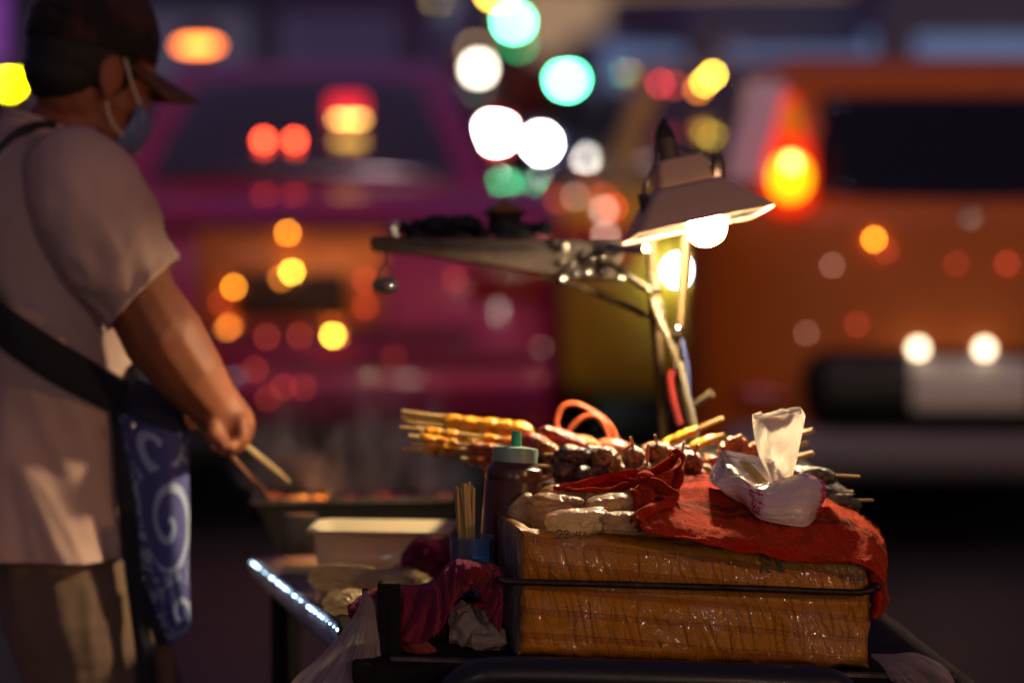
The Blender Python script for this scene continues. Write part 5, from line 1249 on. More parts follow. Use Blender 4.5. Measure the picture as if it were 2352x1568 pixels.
def crumple(u, v, d, wu, hv, label, seed, mname='napkin'):
    k = d / F; b = MB(); g = b.blob((0, 0, 0), 1., sub=5)
    for vt in g:
        p = vt.co.copy(); q = p * 1.25 + V(seed, seed * 2, 0); cv = noise.voronoi(q * .95)[0]
        r = .80 + .42 * cv[0] - .10 * min(.6, cv[1] - cv[0]) + .10 * ridge(q, 1.3, 2) - .1
        vt.co = at(u, v, d) + V(p.x * wu / 2 * k, p.y * .028, p.z * hv / 2 * k) * r * 1.18
    return tag(obj('crumpled_napkin', b, mname, None, ang=28), label, 'napkin', 'crumpled napkins in front of the basket')
crumple(1072, 1440, 5.37, 78, 98, 'orange lit crumpled napkin with a square corner standing up', 1.7)
crumple(1118, 1468, 5.35, 84, 62, 'greyer crumpled napkin lying against the box end', 4.9)
b = MB(); P = [at(1058, 1428, 5.348), at(1048, 1400, 5.35), at(1080, 1386, 5.352), at(1095, 1418, 5.347)]; b.prism(P, FWD * .002)
tag(obj('paper_scrap', b, 'napkin'), 'square folded corner of paper standing on the crumpled napkin', 'paper')
mat('gold_foil', (.62, .30, .03), .16, metal=1., bump=.8, bscale=22)
b = MB(); NF = net([[at(u, v, d) for u, v, d in r] for r in ([(915, 1528, 5.25), (955, 1526, 5.26), (1000, 1530, 5.26), (1018, 1536, 5.26)], [(918, 1540, 5.23), (960, 1540, 5.22), (1000, 1542, 5.23), (1020, 1546, 5.25)], [(925, 1552, 5.23), (965, 1558, 5.22), (1002, 1556, 5.23), (1022, 1552, 5.25)])])
b.grid(lambda s, t: NF(s, t) - FWD * .008 * ridge(V(s * 5, t * 3, 1), 1., 2), 40, 20); b.grid(lambda s, t: NF(s, 1).lerp(NF(s, 0) + FWD * .05, t), 20, 6); tag(obj('foil_packet', b, 'gold_foil', None, ang=30), 'shiny gold foil packet under the hanging end of the plum towel', 'packet')

# ================================================================== hanging plastic bags
def bag_mat(name, col, a):
    m = bpy.data.materials.new(name); m.use_nodes = True; MATS[name] = m
    nt = m.node_tree; L = nt.links.new; B = nt.nodes['Principled BSDF']; B.inputs['Base Color'].default_value = rgba(col); B.inputs['Roughness'].default_value = .28; B.inputs['Coat Weight'].default_value = .6
    tr = _n(nt, 'ShaderNodeBsdfTranslucent'); tr.inputs[0].default_value = rgba(col); tp_ = _n(nt, 'ShaderNodeBsdfTransparent')
    m1 = _n(nt, 'ShaderNodeMixShader'); m1.inputs[0].default_value = .5; L(B.outputs[0], m1.inputs[1]); L(tr.outputs[0], m1.inputs[2])
    m2 = _n(nt, 'ShaderNodeMixShader'); m2.inputs[0].default_value = a; L(tp_.outputs[0], m2.inputs[1]); L(m1.outputs[0], m2.inputs[2]); L(m2.outputs[0], nt.nodes['Material Output'].inputs[0])
bag_mat('bag_white', (.66, .52, .48), .46)
rows = [[(834, 1352, 5.25), (838, 1350, 5.25), (841, 1353, 5.25), (840, 1357, 5.26), (836, 1357, 5.26)], [(828, 1385, 5.25), (838, 1378, 5.235), (860, 1384, 5.24), (866, 1390, 5.27), (846, 1392, 5.28)], [(800, 1440, 5.25), (835, 1440, 5.22), (866, 1440, 5.24), (872, 1442, 5.28), (836, 1442, 5.30)],
        [(750, 1500, 5.25), (810, 1505, 5.20), (868, 1505, 5.23), (874, 1505, 5.30), (812, 1500, 5.33)], [(690, 1560, 5.25), (780, 1570, 5.18), (870, 1570, 5.22), (878, 1570, 5.31), (790, 1560, 5.36)], [(640, 1640, 5.25), (760, 1650, 5.17), (880, 1650, 5.22), (886, 1650, 5.32), (770, 1640, 5.37)], [(660, 1760, 5.26), (760, 1790, 5.2), (860, 1780, 5.24), (860, 1780, 5.30), (760, 1780, 5.33)]]
RB = [[at(*p) for p in r] for r in rows]
def bagf(s, t):
    p = samp([samp(r, s, True) for r in RB], t); c = samp([sum(r, V(0, 0, 0)) / len(r) for r in RB], t)
    d = (p - c); k = min(1, t * 3)
    f = .10 * ridge(V(math.cos(s * 6.283) * 2.2 + t, math.sin(s * 6.283) * 2.2, t * 1.5), 1.3, 3) + .06 * noise.noise(V(math.cos(s * 6.283) * 9, math.sin(s * 6.283) * 9, t * 1.2))
    return p + d * f * k
b = MB(); b.grid(bagf, 160, 60, wrap=True)
bg = obj('plastic_bag', b, 'bag_white', None, ang=50); tag(bg, 'translucent white plastic bag hanging in pleats beside the black post', 'plastic bag')
b = MB(); b.tube([at(838, 1350, 5.25), at(838, 1375, 5.25), at(850, 1385, 5.25)], .004, 8); h_ = obj('bag_hook', b, 'worn_steel'); tag(h_, 'small steel hook holding up the plastic bag', 'hook')
rows = [[(2000, 1506, 5.28), (2002, 1500, 5.27), (2004, 1508, 5.3)], [(2030, 1530, 5.26), (2050, 1503, 5.25), (2045, 1512, 5.32)], [(2060, 1572, 5.24), (2110, 1508, 5.24), (2090, 1530, 5.34)], [(2090, 1640, 5.24), (2180, 1560, 5.24), (2140, 1600, 5.36)], [(2110, 1720, 5.25), (2210, 1680, 5.26), (2160, 1700, 5.34)]]
RB2 = [[at(*p) for p in r] for r in rows]
def bagf2(s, t):
    p = samp([samp(r, s, True) for r in RB2], t); c = samp([sum(r, V(0, 0, 0)) / len(r) for r in RB2], t)
    return p + (p - c) * (.16 * ridge(V(math.cos(s * 6.283) * 2.5, math.sin(s * 6.283) * 2.5, t * .8), 1.2, 3)) * min(1, t * 3)
b = MB(); b.grid(bagf2, 90, 40, wrap=True); tag(obj('plastic_bag', b, 'bag_white', None, ang=50), 'thin clear plastic bag trailing from the lower corner of the foam box', 'plastic bag')

# ================================================================== metal table with glint beads on its edge
TZ = .736
tb = thing('metal_table', 'foil covered metal table with a bead of bluish white light along its edge', 'table', V(at(700, 1400, 6).x + .3, at(700, 1400, 6).y, 0))
mat('table_foil', (.24, .22, .24), .34, metal=.85, bump=.6, bscale=18, col2=(.16, .13, .13), cscale=10, rvar=.12)
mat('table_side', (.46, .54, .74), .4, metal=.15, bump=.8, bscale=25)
E0, E1 = at(590, 1272, 6.27), at(812, 1452, 5.50)
ed_ = (E1 - E0); pr = V(ed_.y, -ed_.x, 0).normalized(); pr = -pr if pr.x < 0 else pr
E0.z = E1.z = TZ
C2, C3 = E1 + pr * .42, E0 + pr * .62
b = MB(); b.prism([E0, E1, C2, C3], V(0, 0, -.01)); obj('table_top', b, 'table_foil', tb)
b = MB()
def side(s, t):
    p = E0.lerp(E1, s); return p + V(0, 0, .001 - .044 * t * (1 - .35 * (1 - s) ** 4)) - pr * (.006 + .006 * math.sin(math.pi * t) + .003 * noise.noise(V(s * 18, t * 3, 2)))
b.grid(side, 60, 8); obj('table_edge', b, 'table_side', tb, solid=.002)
glow('led', (.50, .82, 1.), 9)  # glowing beads stand in for highlights on the crinkled foil edge
n = 27
for i in range(n):
    s = .02 + .96 * i / n + R.uniform(-.004, .004)
    if .16 < s < .19 or .60 < s < .64: continue
    p = E0.lerp(E1, s) - pr * .0145 + V(0, 0, -.003)
    b = MB(); b.blob(p, R.uniform(.0006, .0030), sub=2); obj('led_bead', b, 'led', tb)
for q in (E0 + pr * .03 + ed_ * .05, E1 + pr * .03 - ed_ * .05, C2 - pr * .03, C3 - pr * .03):
    b = MB(); b.tube([V(q.x, q.y, TZ - .01), V(q.x, q.y, 0)], .014, 10); obj('leg', b, 'black_steel', tb)
b = MB(); q0, q1 = E0 + pr * .03 + ed_ * .05, E1 + pr * .03 - ed_ * .05; b.tube([V(q0.x, q0.y, .52), V(q1.x, q1.y, .52)], .010, 8); obj('stretcher', b, 'black_steel', tb)
# white tub
WD = 6.0
m = mat('tub', (.78, .64, .46), .35, sss=.3, coat=.3)
tub = thing('plastic_tub', 'whitish oblong plastic tub standing on the metal table', 'tub', at(880, 1300, WD))
c0 = at(882, 1296, 5.98); c0.z = TZ + .001; rt = Matrix.Rotation(rad(-6), 3, 'Z')
def tubsec(hx, hy, z, r=.02):
    pts = []
    for cx, cyy, a0 in ((hx - r, hy - r, 0), (-(hx - r), hy - r, 90), (-(hx - r), -(hy - r), 180), (hx - r, -(hy - r), 270)):
        for k in range(6): a = rad(a0 + 18 * k); pts.append(c0 + rt @ V(cx + r * math.cos(a), cyy + r * math.sin(a), z))
    return pts
b = MB(); r_ = b.loft([tubsec(.090, .055, 0), tubsec(.093, .058, .004), tubsec(.104, .068, .088)], cap=False); b.bm.faces.new(r_[0][::-1]); obj('tub_body', b, 'tub', tub, solid=.002)
b = MB(); b.loft([tubsec(.104, .068, .0875), tubsec(.112, .076, .0885), tubsec(.112, .076, .083)], cap=False); obj('tub_rim', b, 'tub', tub, solid=.002)
# bags of white food lying on the table
m = mat('bag_food', (.80, .66, .38), .22, col2=(.55, .38, .18), cscale=20, bump=.7, bscale=60, coat=1., sss=.2)
def lump(name, u, v, d, wu, hv, dep, label, seed, mm='bag_food', grp='bags of food on the metal table', rot=0):
    k = d / F; b = MB(); g = b.blob((0, 0, 0), 1., sub=5)
    for vt in g:
        p = vt.co.copy(); q = p * 1.6 + V(seed, 2 * seed, 0); cv = noise.voronoi(q * 1.3)[0]
        r = 1 + .16 * (cv[0] - .4) - .14 * (1 - min(1, (cv[1] - cv[0]) * 3)) + .05 * noise.noise(q * 4)
        vt.co = V(p.x * wu / 2 * k, p.y * dep, p.z * hv / 2 * k) * r
    RMx = Matrix.Rotation(rad(rot), 3, 'Y')
    for vt in b.bm.verts: vt.co = RMx @ vt.co + at(u, v, d)
    return tag(obj(name, b, mm, None, ang=30), label, 'food bag', grp)
lump('food_bag', 800, 1330, 5.80, 190, 74, .05, 'long bag of pale food nearest the lit table edge', 1.1, rot=4)
lump('food_bag', 905, 1335, 5.72, 190, 60, .05, 'bag of yellowish food lying in the middle, with the brightest glint', 2.7)
lump('food_bag', 800, 1385, 5.62, 120, 70, .04, 'crinkled clear bag lowest on the table, close to the bag hook', 4.1, mm='bag_food')
lump('food_bag', 950, 1308, 5.80, 110, 40, .04, 'twisted bag top standing up before the maroon towel', 5.6)
mat('bag_glint', (.9, .85, .7), .06, metal=1.)
for nm, f_ in (('bag_food', .6), ('tub', .45)):
    nt = MATS[nm].node_tree; L = nt.links.new
    tr = _n(nt, 'ShaderNodeBsdfTranslucent'); tr.inputs[0].default_value = (.9, .74, .45, 1); mx = _n(nt, 'ShaderNodeMixShader'); mx.inputs[0].default_value = f_
    L(nt.nodes['Principled BSDF'].outputs[0], mx.inputs[1]); L(tr.outputs[0], mx.inputs[2]); L(mx.outputs[0], nt.nodes['Material Output'].inputs[0])
# charcoal grill
GD = 6.5
gr = thing('charcoal_grill', 'long black charcoal grill with glowing embers behind the white tub', 'grill', at(800, 1290, GD))
g0, g1 = at(585, 1155, 6.55), at(1050, 1160, 6.60); GW = FWD * .16; GW.z = 0; gz = g0.z; g1.z = gz
b = MB()
b.prism([g0, g1, g1 + V(0, 0, -.075), g0 + V(.035, 0, -.075)], V(0, .006, 0)); b.prism([g0 + GW, g1 + GW, g1 + GW + V(0, 0, -.075), g0 + GW + V(.035, 0, -.075)], V(0, .006, 0))
b.prism([g0, g0 + GW, g0 + GW + V(.035, 0, -.075), g0 + V(.035, 0, -.075)], V(.006, 0, 0)); b.prism([g1, g1 + GW, g1 + GW + V(0, 0, -.075), g1 + V(0, 0, -.075)], V(-.006, 0, 0))
b.prism([g0 + V(.035, 0, -.075), g1 + V(0, 0, -.075), g1 + GW + V(0, 0, -.075), g0 + GW + V(.035, 0, -.075)], V(0, 0, -.004)); obj('trough', b, 'black_steel', gr)
b = MB(); b.tube([g0 + V(-.004, -.002, 0), g1 + V(0, -.002, 0)], .005, 8); b.tube([g0 + V(-.004, -.002, 0), g0 + GW + V(-.004, 0, 0)], .006, 8); obj('grill_rim', b, 'worn_steel', gr)
b = MB()
for k in range(26): x = g0.lerp(g1, (k + .5) / 26); b.tube([x + V(0, -.004, .004), x + GW + V(0, 0, .004)], .0016, 6)
obj('grid_bars', b, 'worn_steel', gr)
glow('ember', (1., .20, .012), 4.)
b = MB(); b2 = MB()
for k in range(150):
    p = g0.lerp(g1, R.random()) + GW * R.uniform(.1, .9) + V(0, 0, R.uniform(-.04, -.012)); hot = R.random() < .3
    if hot: p = g0.lerp(g1, R.uniform(.12, .97)) + GW * R.uniform(.15, .85) + V(0, 0, R.uniform(-.03, -.012))
    chunk(b2 if hot else b, p, R.uniform(.008, .015), None, .4, sub=1)
obj('coal_bed', b, 'soot', gr, ang=20)['kind'] = 'stuff'; obj('embers', b2, 'ember', gr, ang=20)['kind'] = 'stuff'
for x, y in ((.06, .0), (.06, .16), (.28, 0), (.28, .16)):
    q = g0 + V(x, y, -.08); b = MB(); b.box((q.x, q.y, q.z / 2), (.016, .016, q.z)); obj('leg', b, 'black_steel', gr)
b = MB(); b.box(at(690, 1226, 6.22), (.055, .05, .062), bevel=.004); tag(obj('steel_canister', b, 'worn_steel'), 'small square steel canister between the grill end and the white tub', 'canister')
for i in range(22):
    k = px_(6.6); b = MB(); chunk(b, at(R.uniform(600, 1045), R.uniform(1140, 1158), 6.62 + R.uniform(-.03, .08)), (R.uniform(14, 26) * k, .02, R.uniform(8, 14) * k), Matrix.Rotation(R.uniform(-.3, .3), 3, 'Y'), .25, sub=3)
    tag(obj('grilled_bite', b, ['charred', 'glaze', 'sausage'][i % 3]), 'small browned bite among others on the grill bars', 'grilled meat', 'small bites on the grill')
for i, (u, v, m_n) in enumerate(((655, 1152, 'glaze'), (690, 1150, 'yellow_food'), (715, 1153, 'glaze'), (880, 1150, 'glaze'), (935, 1150, 'charred'), (985, 1148, 'charred'), (1020, 1142, 'glaze'))):
    k = px_(6.6); b = MB(); chunk(b, at(u, v, 6.62), (26 * k, .03, 11 * k), Matrix.Rotation(R.uniform(-.2, .2), 3, 'Y'), .2)
    tag(obj('grilled_meat', b, m_n), ['orange grilled piece under the tongs', 'yellow grilled piece beside the tongs', 'orange grilled piece over the canister', 'reddish piece behind the tub', 'dark piece behind the middle of the tub', 'dark grilled piece before the last one', 'orange grilled piece at the far end of the grill'][i], 'grilled meat', 'pieces cooking on the grill')
lamp('ember_light', 'POINT', g0.lerp(g1, .25) + GW * .5 + V(0, 0, .03), (1., .32, .06), .3, .04)

# ================================================================== the vendor
mat('skin', (.27, .085, .036), .6, sss=.12, col2=(.20, .058, .024), cscale=14, bump=.08, bscale=200)
mat('tee', (.56, .38, .32), .95, sheen=.0, bump=.25, bscale=500, col2=(.49, .32, .265), cscale=6)
mat('trousers', (.19, .115, .075), .9, sheen=.1, bump=.2, bscale=300, col2=(.15, .088, .057), cscale=8)
mat('cap', (.045, .016, .014), .9, col2=(.006, .004, .004), cscale=16, cramp=(.42, .56), sheen=.0, bump=.3, bscale=250)
mat('cap_peak', (.09, .040, .022), .8, bump=.2, bscale=300)
mat('hair', (.008, .006, .006), .6, bump=.5, bscale=300, bstretch=(1, 1, .2))
mat('mask', (.07, .12, .34), .85, col2=(.17, .21, .40), cscale=60, bump=.2, bscale=200)
mat('strap_white', (.6, .5, .45), .7); mat('black_cloth', (.006, .006, .012), .8, sheen=.1, bump=.2, bscale=300); mat('navy_cloth', (.012, .012, .035), .8, bump=.2, bscale=300)
VD = 6.2; kv = VD / F
man = thing('person', 'man in a cap, face mask, pale T-shirt and apron turning food with tongs', 'person', V(at(120, 1500, VD).x, at(120, 1500, VD).y, 0))
yaw = rad(24); pit = rad(20)
yaw = rad(37); hf0 = V(math.cos(yaw), math.sin(yaw), 0); hl = V(-math.sin(yaw), math.cos(yaw), 0)
HF = (hf0 * math.cos(pit) - V(0, 0, 1) * math.sin(pit)).normalized(); HU = hl.cross(HF) * -1; HU = HF.cross(hl)
if HU.z < 0: HU = -HU
HM = Matrix((HF, hl, HU)).transposed()
HC = at(218, 150, VD); HS = 1.0
HL_ = hl.copy()
def hp(f, l, u): return HC + (HF * f + HL_ * l + HU * u) * HS
HM = HM * HS
b = MB()
b.blob(hp(-.012, 0, .025), (.098, .078, .100), HM); b.blob(hp(.040, 0, -.035), (.062, .060, .085), HM); b.blob(hp(.062, 0, -.105), (.034, .036, .024), HM); b.blob(hp(.070, 0, .015), (.032, .055, .030), HM)
b.chain([(hp(.098, 0, .0), .010), (hp(.118, 0, -.042), .014)]); b.blob(hp(.096, 0, -.075), (.014, .028, .012), HM)
for sd in (-1, 1):
    b.blob(hp(.082, sd * .033, -.006), (.014, .017, .010), HM); b.blob(hp(.070, sd * .042, -.045), (.022, .020, .022), HM)
    b.blob(hp(-.012, sd * .080, -.020), (.024, .010, .036), HM @ Matrix.Rotation(rad(-12), 3, 'Y')); b.blob(hp(-.008, sd * .083, -.052), (.010, .008, .012), HM)
    b.blob(hp(.030, sd * .05, -.085), (.030, .018, .030), HM)
neck0, neck1 = at(185, 250, VD), at(118, 375, VD)
b.chain([(hp(-.02, 0, -.05), .066), (neck0, .066), (neck1, .074), (at(105, 430, VD + .02), .085)])
yaw = rad(24); hl_h = hl; hf0 = V(math.cos(yaw), math.sin(yaw), 0); hl = V(-math.sin(yaw), math.cos(yaw), 0)
BMx = Matrix((hf0, hl, V(0, 0, 1))).transposed()
for (u, v), r in (((92, 440), (.100, .185, .09)), ((92, 560), (.115, .17, .12)), ((105, 720), (.112, .155, .12)), ((115, 880), (.115, .15, .12)), ((112, 1020), (.12, .155, .12)), ((105, 1140), (.125, .165, .11))): b.blob(at(u, v, VD + .02), r, BMx, sub=3)
arm = [(at(195, 420, 6.02), .072), (at(265, 560, 5.99), .066), (at(325, 690, 5.98), .060), (at(374, 772, 5.98), .0655), (at(425, 845, 6.0), .058), (at(476, 912, 6.03), .046), (at(507, 955, 6.05), .037)]
b.chain(arm)
hand_c = at(512, 985, 6.05)
b.chain([(at(490, 930, 6.04), .045), (at(528, 975, 6.05), .042), (at(528, 1000, 6.05), .034)])
b.chain([(at(505, 955, 6.05), .036), (at(522, 985, 6.055), .034), (at(524, 1005, 6.06), .030)])
b.blob(at(527, 975, 6.05), (.034, .046, .040), Matrix.Rotation(rad(35), 3, 'Y'))
for k, dd in enumerate((-.034, -.012, .010, .031)):         # four fingers closed round the tongs, index nearest
    K0 = at(552 - k * 2, 968 + k * 4, 6.05 + dd); K1 = at(556 - k * 3, 1003 + k * 3, 6.045 + dd); K2 = at(528 - k * 4, 1030 + k * 2, 6.04 + dd); K3 = at(502 - k * 3, 1018 + k * 2, 6.045 + dd)
    b.chain([(at(530, 960, 6.05 + dd * .8), .014), (K0, .0125), (K1, .0108), (K2, .0098), (K3, .0085)])
b.chain([(at(490, 965, 6.02), .017), (at(488, 1000, 5.998), .0135), (at(512, 1022, 5.992), .0115), (at(530, 1026, 5.995), .0095)])   # thumb leaves the side of the palm
b.chain([(at(120, 420, 6.40), .068), (at(190, 580, 6.46), .058), (at(265, 740, 6.48), .052), (at(330, 830, 6.42), .045), (at(392, 905, 6.34), .033)])
b.blob(at(410, 925, 6.33), (.036, .022, .036))
for k in range(4): b.chain([(at(415, 930 + k * 4, 6.31 + k * .014), .0115), (at(436, 944 + k * 5, 6.31 + k * .014), .0098), (at(440, 962 + k * 5, 6.31 + k * .014), .0085)])
b.chain([(at(398, 938, 6.30), .012), (at(408, 958, 6.29), .010), (at(420, 966, 6.29), .0088)])
hipR, hipL = at(118, 1190, 6.12), at(150, 1190, 6.33)
for hip, dx in ((hipR, 0), (hipL, .03)):
    b.chain([(hip, .10), (V(hip.x + .06 + dx, hip.y, .50), .068), (V(hip.x + .03 + dx, hip.y, .10), .046)], step=.5); b.chain([(V(hip.x + .0 + dx, hip.y, .07), .042), (V(hip.x + .17 + dx, hip.y + .05, .045), .034)])
obj('body', b, 'skin', man, remesh=.0045, rsmooth=4)
# hair, cap, mask
b = MB(); b.blob(hp(-.022, 0, .016), (.099, .084, .098), HM, sub=4); b.blob(hp(-.055, 0, -.035), (.060, .070, .050), HM)
b.cut(hp(.045, 0, 0), HF * .75 - HU * .1); b.cut(hp(0, 0, -.062), -HU * .8 + HF * .5)
obj('hair', b, 'hair', man)
b = MB()
g = b.blob((0, 0, 0), 1., sub=5)
for v in g:
    p = v.co; z = p.z * .118 if p.z > 0 else p.z * .105
    f = 1 + .02 * noise.noise(p * 3) + .012 * math.cos(math.atan2(p.y, p.x) * 6)
    v.co = hp(-.014 + p.x * .112 * f, p.y * .094 * f, .030 + z * f)
b.cut(hp(0, 0, .022), -HU + HF * .10); 
co_ = obj('cap', b, 'cap', man, solid=.002)
b = MB(); b.grid(lambda s, t: hp(.062 + .145 * t * (1 - .35 * (2 * s - 1) ** 2) - .03 * (1 - t) * (2 * s - 1) ** 2 - .035 * (2 * s - 1) ** 2, (2 * s - 1) * (.078 - .016 * t), .030 - .022 * t - .030 * (2 * s - 1) ** 2 * (.6 + .4 * t)), 24, 10)
c = obj('peak', b, 'cap_peak', None, solid=.004); c.parent = co_; c.location -= wloc(co_)
b = MB(); b.blob(hp(-.014, 0, .148), (.009, .009, .006), HM); c = obj('button', b, 'cap', None); c.parent = co_; c.location -= wloc(co_)
b = MB(); b.tube([hp(-.105, -.052, .055), hp(-.119, 0, .062), hp(-.105, .052, .055)], .006, 8, smoothn=5); c = obj('strap', b, 'cap', None); c.parent = co_; c.location -= wloc(co_)
b = MB(); g = b.blob((0, 0, 0), 1., sub=4)
for v in g:
    p = v.co; v.co = hp(.048 + p.x * .078, p.y * .069, -.070 + p.z * .068) + HU * .004 * math.sin(p.z * 14)
b.cut(hp(.055, 0, -.07), -HF + HU * .25)
mo = obj('face_mask', b, 'mask', man, solid=.0015)
for P in ([hp(.0, -.086, .012), hp(.03, -.079, -.02), hp(.062, -.068, -.045)], [hp(-.022, -.084, -.012), hp(-.012, -.083, -.052), hp(.016, -.073, -.088), hp(.052, -.060, -.10)]):
    b = MB(); b.tube(P, .0024, 8, smoothn=6); c = obj('mask_strap', b, 'strap_white', None); c.parent = mo; c.location -= wloc(mo)
# T-shirt: trunk, sleeve and collar
b = MB()
def ring(u, v, d, rf, rl, tl=0., n=40):
    c = at(u, v, d); return [c + hf0 * (math.cos(2 * math.pi * k / n) * rf) + hl * (math.sin(2 * math.pi * k / n) * rl) + V(0, 0, tl * math.cos(2 * math.pi * k / n)) for k in range(n)]
secs = [(118, 300, 6.2, .072, .080, -.03), (112, 330, 6.2, .085, .115, -.02), (100, 375, 6.21, .108, .178, -.012), (92, 430, 6.22, .124, .208, 0), (90, 520, 6.22, .134, .208, 0), (94, 640, 6.22, .136, .196, 0), (100, 760, 6.22, .136, .188, 0), (106, 880, 6.22, .137, .184, 0), (104, 1000, 6.22, .144, .190, 0), (98, 1120, 6.22, .152, .200, 0), (94, 1200, 6.22, .158, .208, 0), (92, 1252, 6.22, .162, .212, 0)]
rings = [ring(*s) for s in secs]
def shirt(s, t):
    p = samp([samp(r, s, True) for r in rings], t); c = at(100, 700, 6.22); d = V(p.x - at(100, 700, 6.22).x, p.y - at(100, 700, 6.22).y, 0).normalized()
    f = ridge(V(p.x * 9 + p.z * 3.5, p.y * 9, p.z * 1.7), 1., 2) * .017 * (.2 + .8 * min(1, max(0, (t - .25) * 2))) + .009 * noise.noise(V(p.x * 14, p.y * 14, p.z * 5)) * t
    if t > .93: f += .008 * math.sin(s * 44) * (t - .93) / .07
    return p + d * f
b.grid(shirt, 150, 110, wrap=True)
to = obj('t_shirt', b, 'tee', man, solid=.0022, ang=80)
b = MB()
SL = [(at(150, 372, 6.06), .070), (at(188, 430, 6.02), .086), (at(222, 495, 6.0), .088), (at(262, 565, 5.985), .083), (at(297, 620, 5.98), .074), (at(330, 676, 5.98), .066)]
def slv(s, t):
    c = samp([p for p, r in SL], t); r = samp([V(r, 0, 0) for p, r in SL], t).x
    tg = (samp([p for p, _ in SL], min(1, t + .02)) - samp([p for p, _ in SL], max(0, t - .02))).normalized()
    n1 = V(0, 1, 0); n1 = (n1 - tg * n1.dot(tg)).normalized(); n2 = tg.cross(n1); a = s * 2 * math.pi
    f = 1 + .13 * ridge(V(math.cos(a) * 1.5 + t * 2, math.sin(a) * 1.5, t * 2.6), 1.2, 2) * t + (.02 if t > .93 else 0)
    return c + (n1 * math.cos(a) + n2 * math.sin(a)) * r * f - tg * .02 * math.sin(a) * t
b.grid(slv, 60, 40, wrap=True); b.blob(at(172, 402, 6.05), (.078, .080, .074))
c = obj('sleeve', b, 'tee', None, solid=.0022, ang=80); c.parent = to; c.location -= wloc(to)
b = MB()
SL2 = [(at(100, 372, 6.38), .070), (at(130, 430, 6.41), .09), (at(165, 520, 6.44), .084), (at(200, 610, 6.46), .072)]
b.chain(SL2); c = obj('sleeve', b, 'tee', None, remesh=.006, rsmooth=4); c.parent = to; c.location -= wloc(to)
b = MB(); b.tube(ring(119, 298, 6.2, .073, .081, -.03), .006, 8, closed=True); c = obj('collar', b, 'tee', None); c.parent = to; c.location -= wloc(to)
# trousers
b = MB()
for hip, dx in ((hipR, 0), (hipL, .03)):
    b.chain([(hip + V(0, 0, -.01), .098), (hip + V(.03 + dx * .5, 0, -.16), .112), (V(hip.x + .07 + dx, hip.y, .50), .092), (V(hip.x + .05 + dx, hip.y, .12), .072)], step=.3)
b.blob(at(103, 1170, 6.22), (.142, .182, .085), BMx)
def wrinkle(bm):
    bm.normal_update()
    for v in bm.verts: v.co += v.normal * (.005 * ridge(V(v.co.x * 12, v.co.y * 12, v.co.z * 4 + v.co.x * 5), 1., 2) + .004 * noise.noise(v.co * 14))
obj('trousers', b, 'trousers', man, remesh=.007, rsmooth=3, post=wrinkle)
for hip, dx in ((hipR, 0), (hipL, .03)):
    b = MB(); b.chain([(V(hip.x + dx - .02, hip.y, .05), .05), (V(hip.x + dx + .10, hip.y + .03, .05), .052), (V(hip.x + dx + .19, hip.y + .06, .042), .042)]); b.cut(V(0, 0, .004), V(0, 0, -1)); obj('shoe', b, 'black_cloth', man, remesh=.006, rsmooth=3)
# apron: neck strap, waistband, side ties, patterned panel
ap = bpy.data.objects.new('apron', None); COL.objects.link(ap); ap.parent = man; ap.location = at(330, 1000, 6.1) - man.location
def strip(pts, wd, m, name, up=V(0, 0, 1), par=ap):
    P = [at(*p) for p in pts]; b = MB()
    def f(s, t):
        p = samp(P, s); tg = (samp(P, min(1, s + .01)) - samp(P, max(0, s - .01))).normalized(); sd = (up - tg * up.dot(tg)).normalized()
        w_ = wd(s) if callable(wd) else wd
        return p + sd * w_ * (t - .5) - FWD * .006 * math.sin(math.pi * t)
    b.grid(f, 40, 8); return obj(name, b, m, par, solid=.003)
strip([(-60, 640, 6.06), (0, 738, 5.995), (80, 800, 5.985), (160, 850, 6.0), (230, 888, 6.035), (285, 915, 6.10), (300, 925, 6.16)], .060, 'black_cloth', 'waistband')
strip([(-30, 380, 6.0), (5, 335, 6.02), (45, 303, 6.07), (90, 291, 6.11), (130, 292, 6.12)], .022, 'black_cloth', 'neck_strap', V(.4, -.3, 1))
strip([(268, 895, 6.08), (280, 1000, 6.06), (290, 1150, 6.05), (305, 1300, 6.05), (325, 1450, 6.05), (345, 1600, 6.05)], lambda s: .026, 'black_cloth', 'side_tie', V(1, 0, 0))
strip([(330, 1330, 6.07), (352, 1420, 6.06), (372, 1480, 6.06)], .016, 'black_cloth', 'side_tie', V(1, 0, 0))
m = bpy.data.materials.new('swirl_cloth'); m.use_nodes = True; MATS['swirl_cloth'] = m
nt = m.node_tree; L = nt.links.new; B = nt.nodes['Principled BSDF']; tc = _n(nt, 'ShaderNodeUVMap')
def swirl(cx, cy_, rot, freq, tw):
    mp = _n(nt, 'ShaderNodeMapping'); mp.inputs['Location'].default_value = (-cx, -cy_ * 2.6, 0); mp.inputs['Scale'].default_value = (1, 2.6, 1); L(tc.outputs[0], mp.inputs[0])
    sp = _n(nt, 'ShaderNodeSeparateXYZ'); L(mp.outputs[0], sp.inputs[0])
    r_ = mth('SQRT', mth('ADD', mth('POWER', sp.outputs[0], 2.), mth('POWER', sp.outputs[1], 2.))); a_ = mth('ARCTAN2', sp.outputs[1], sp.outputs[0])
    return r_, mth('SINE', mth('ADD', mth('MULTIPLY', r_, freq), mth('ADD', mth('MULTIPLY', a_, tw), rot)))
r1, s1 = swirl(.62, .60, 0., 22., 1.); r2, s2 = swirl(.50, .88, 1.5, 16., -1.); r3, s3 = swirl(.70, .22, 2.5, 18., 1.)
n_ = nz((1, 2.6, 1), 2.6, 2., 0, 1.5); base_s = mth('SINE', mth('MULTIPLY', n_.outputs['Fac'], 34.))
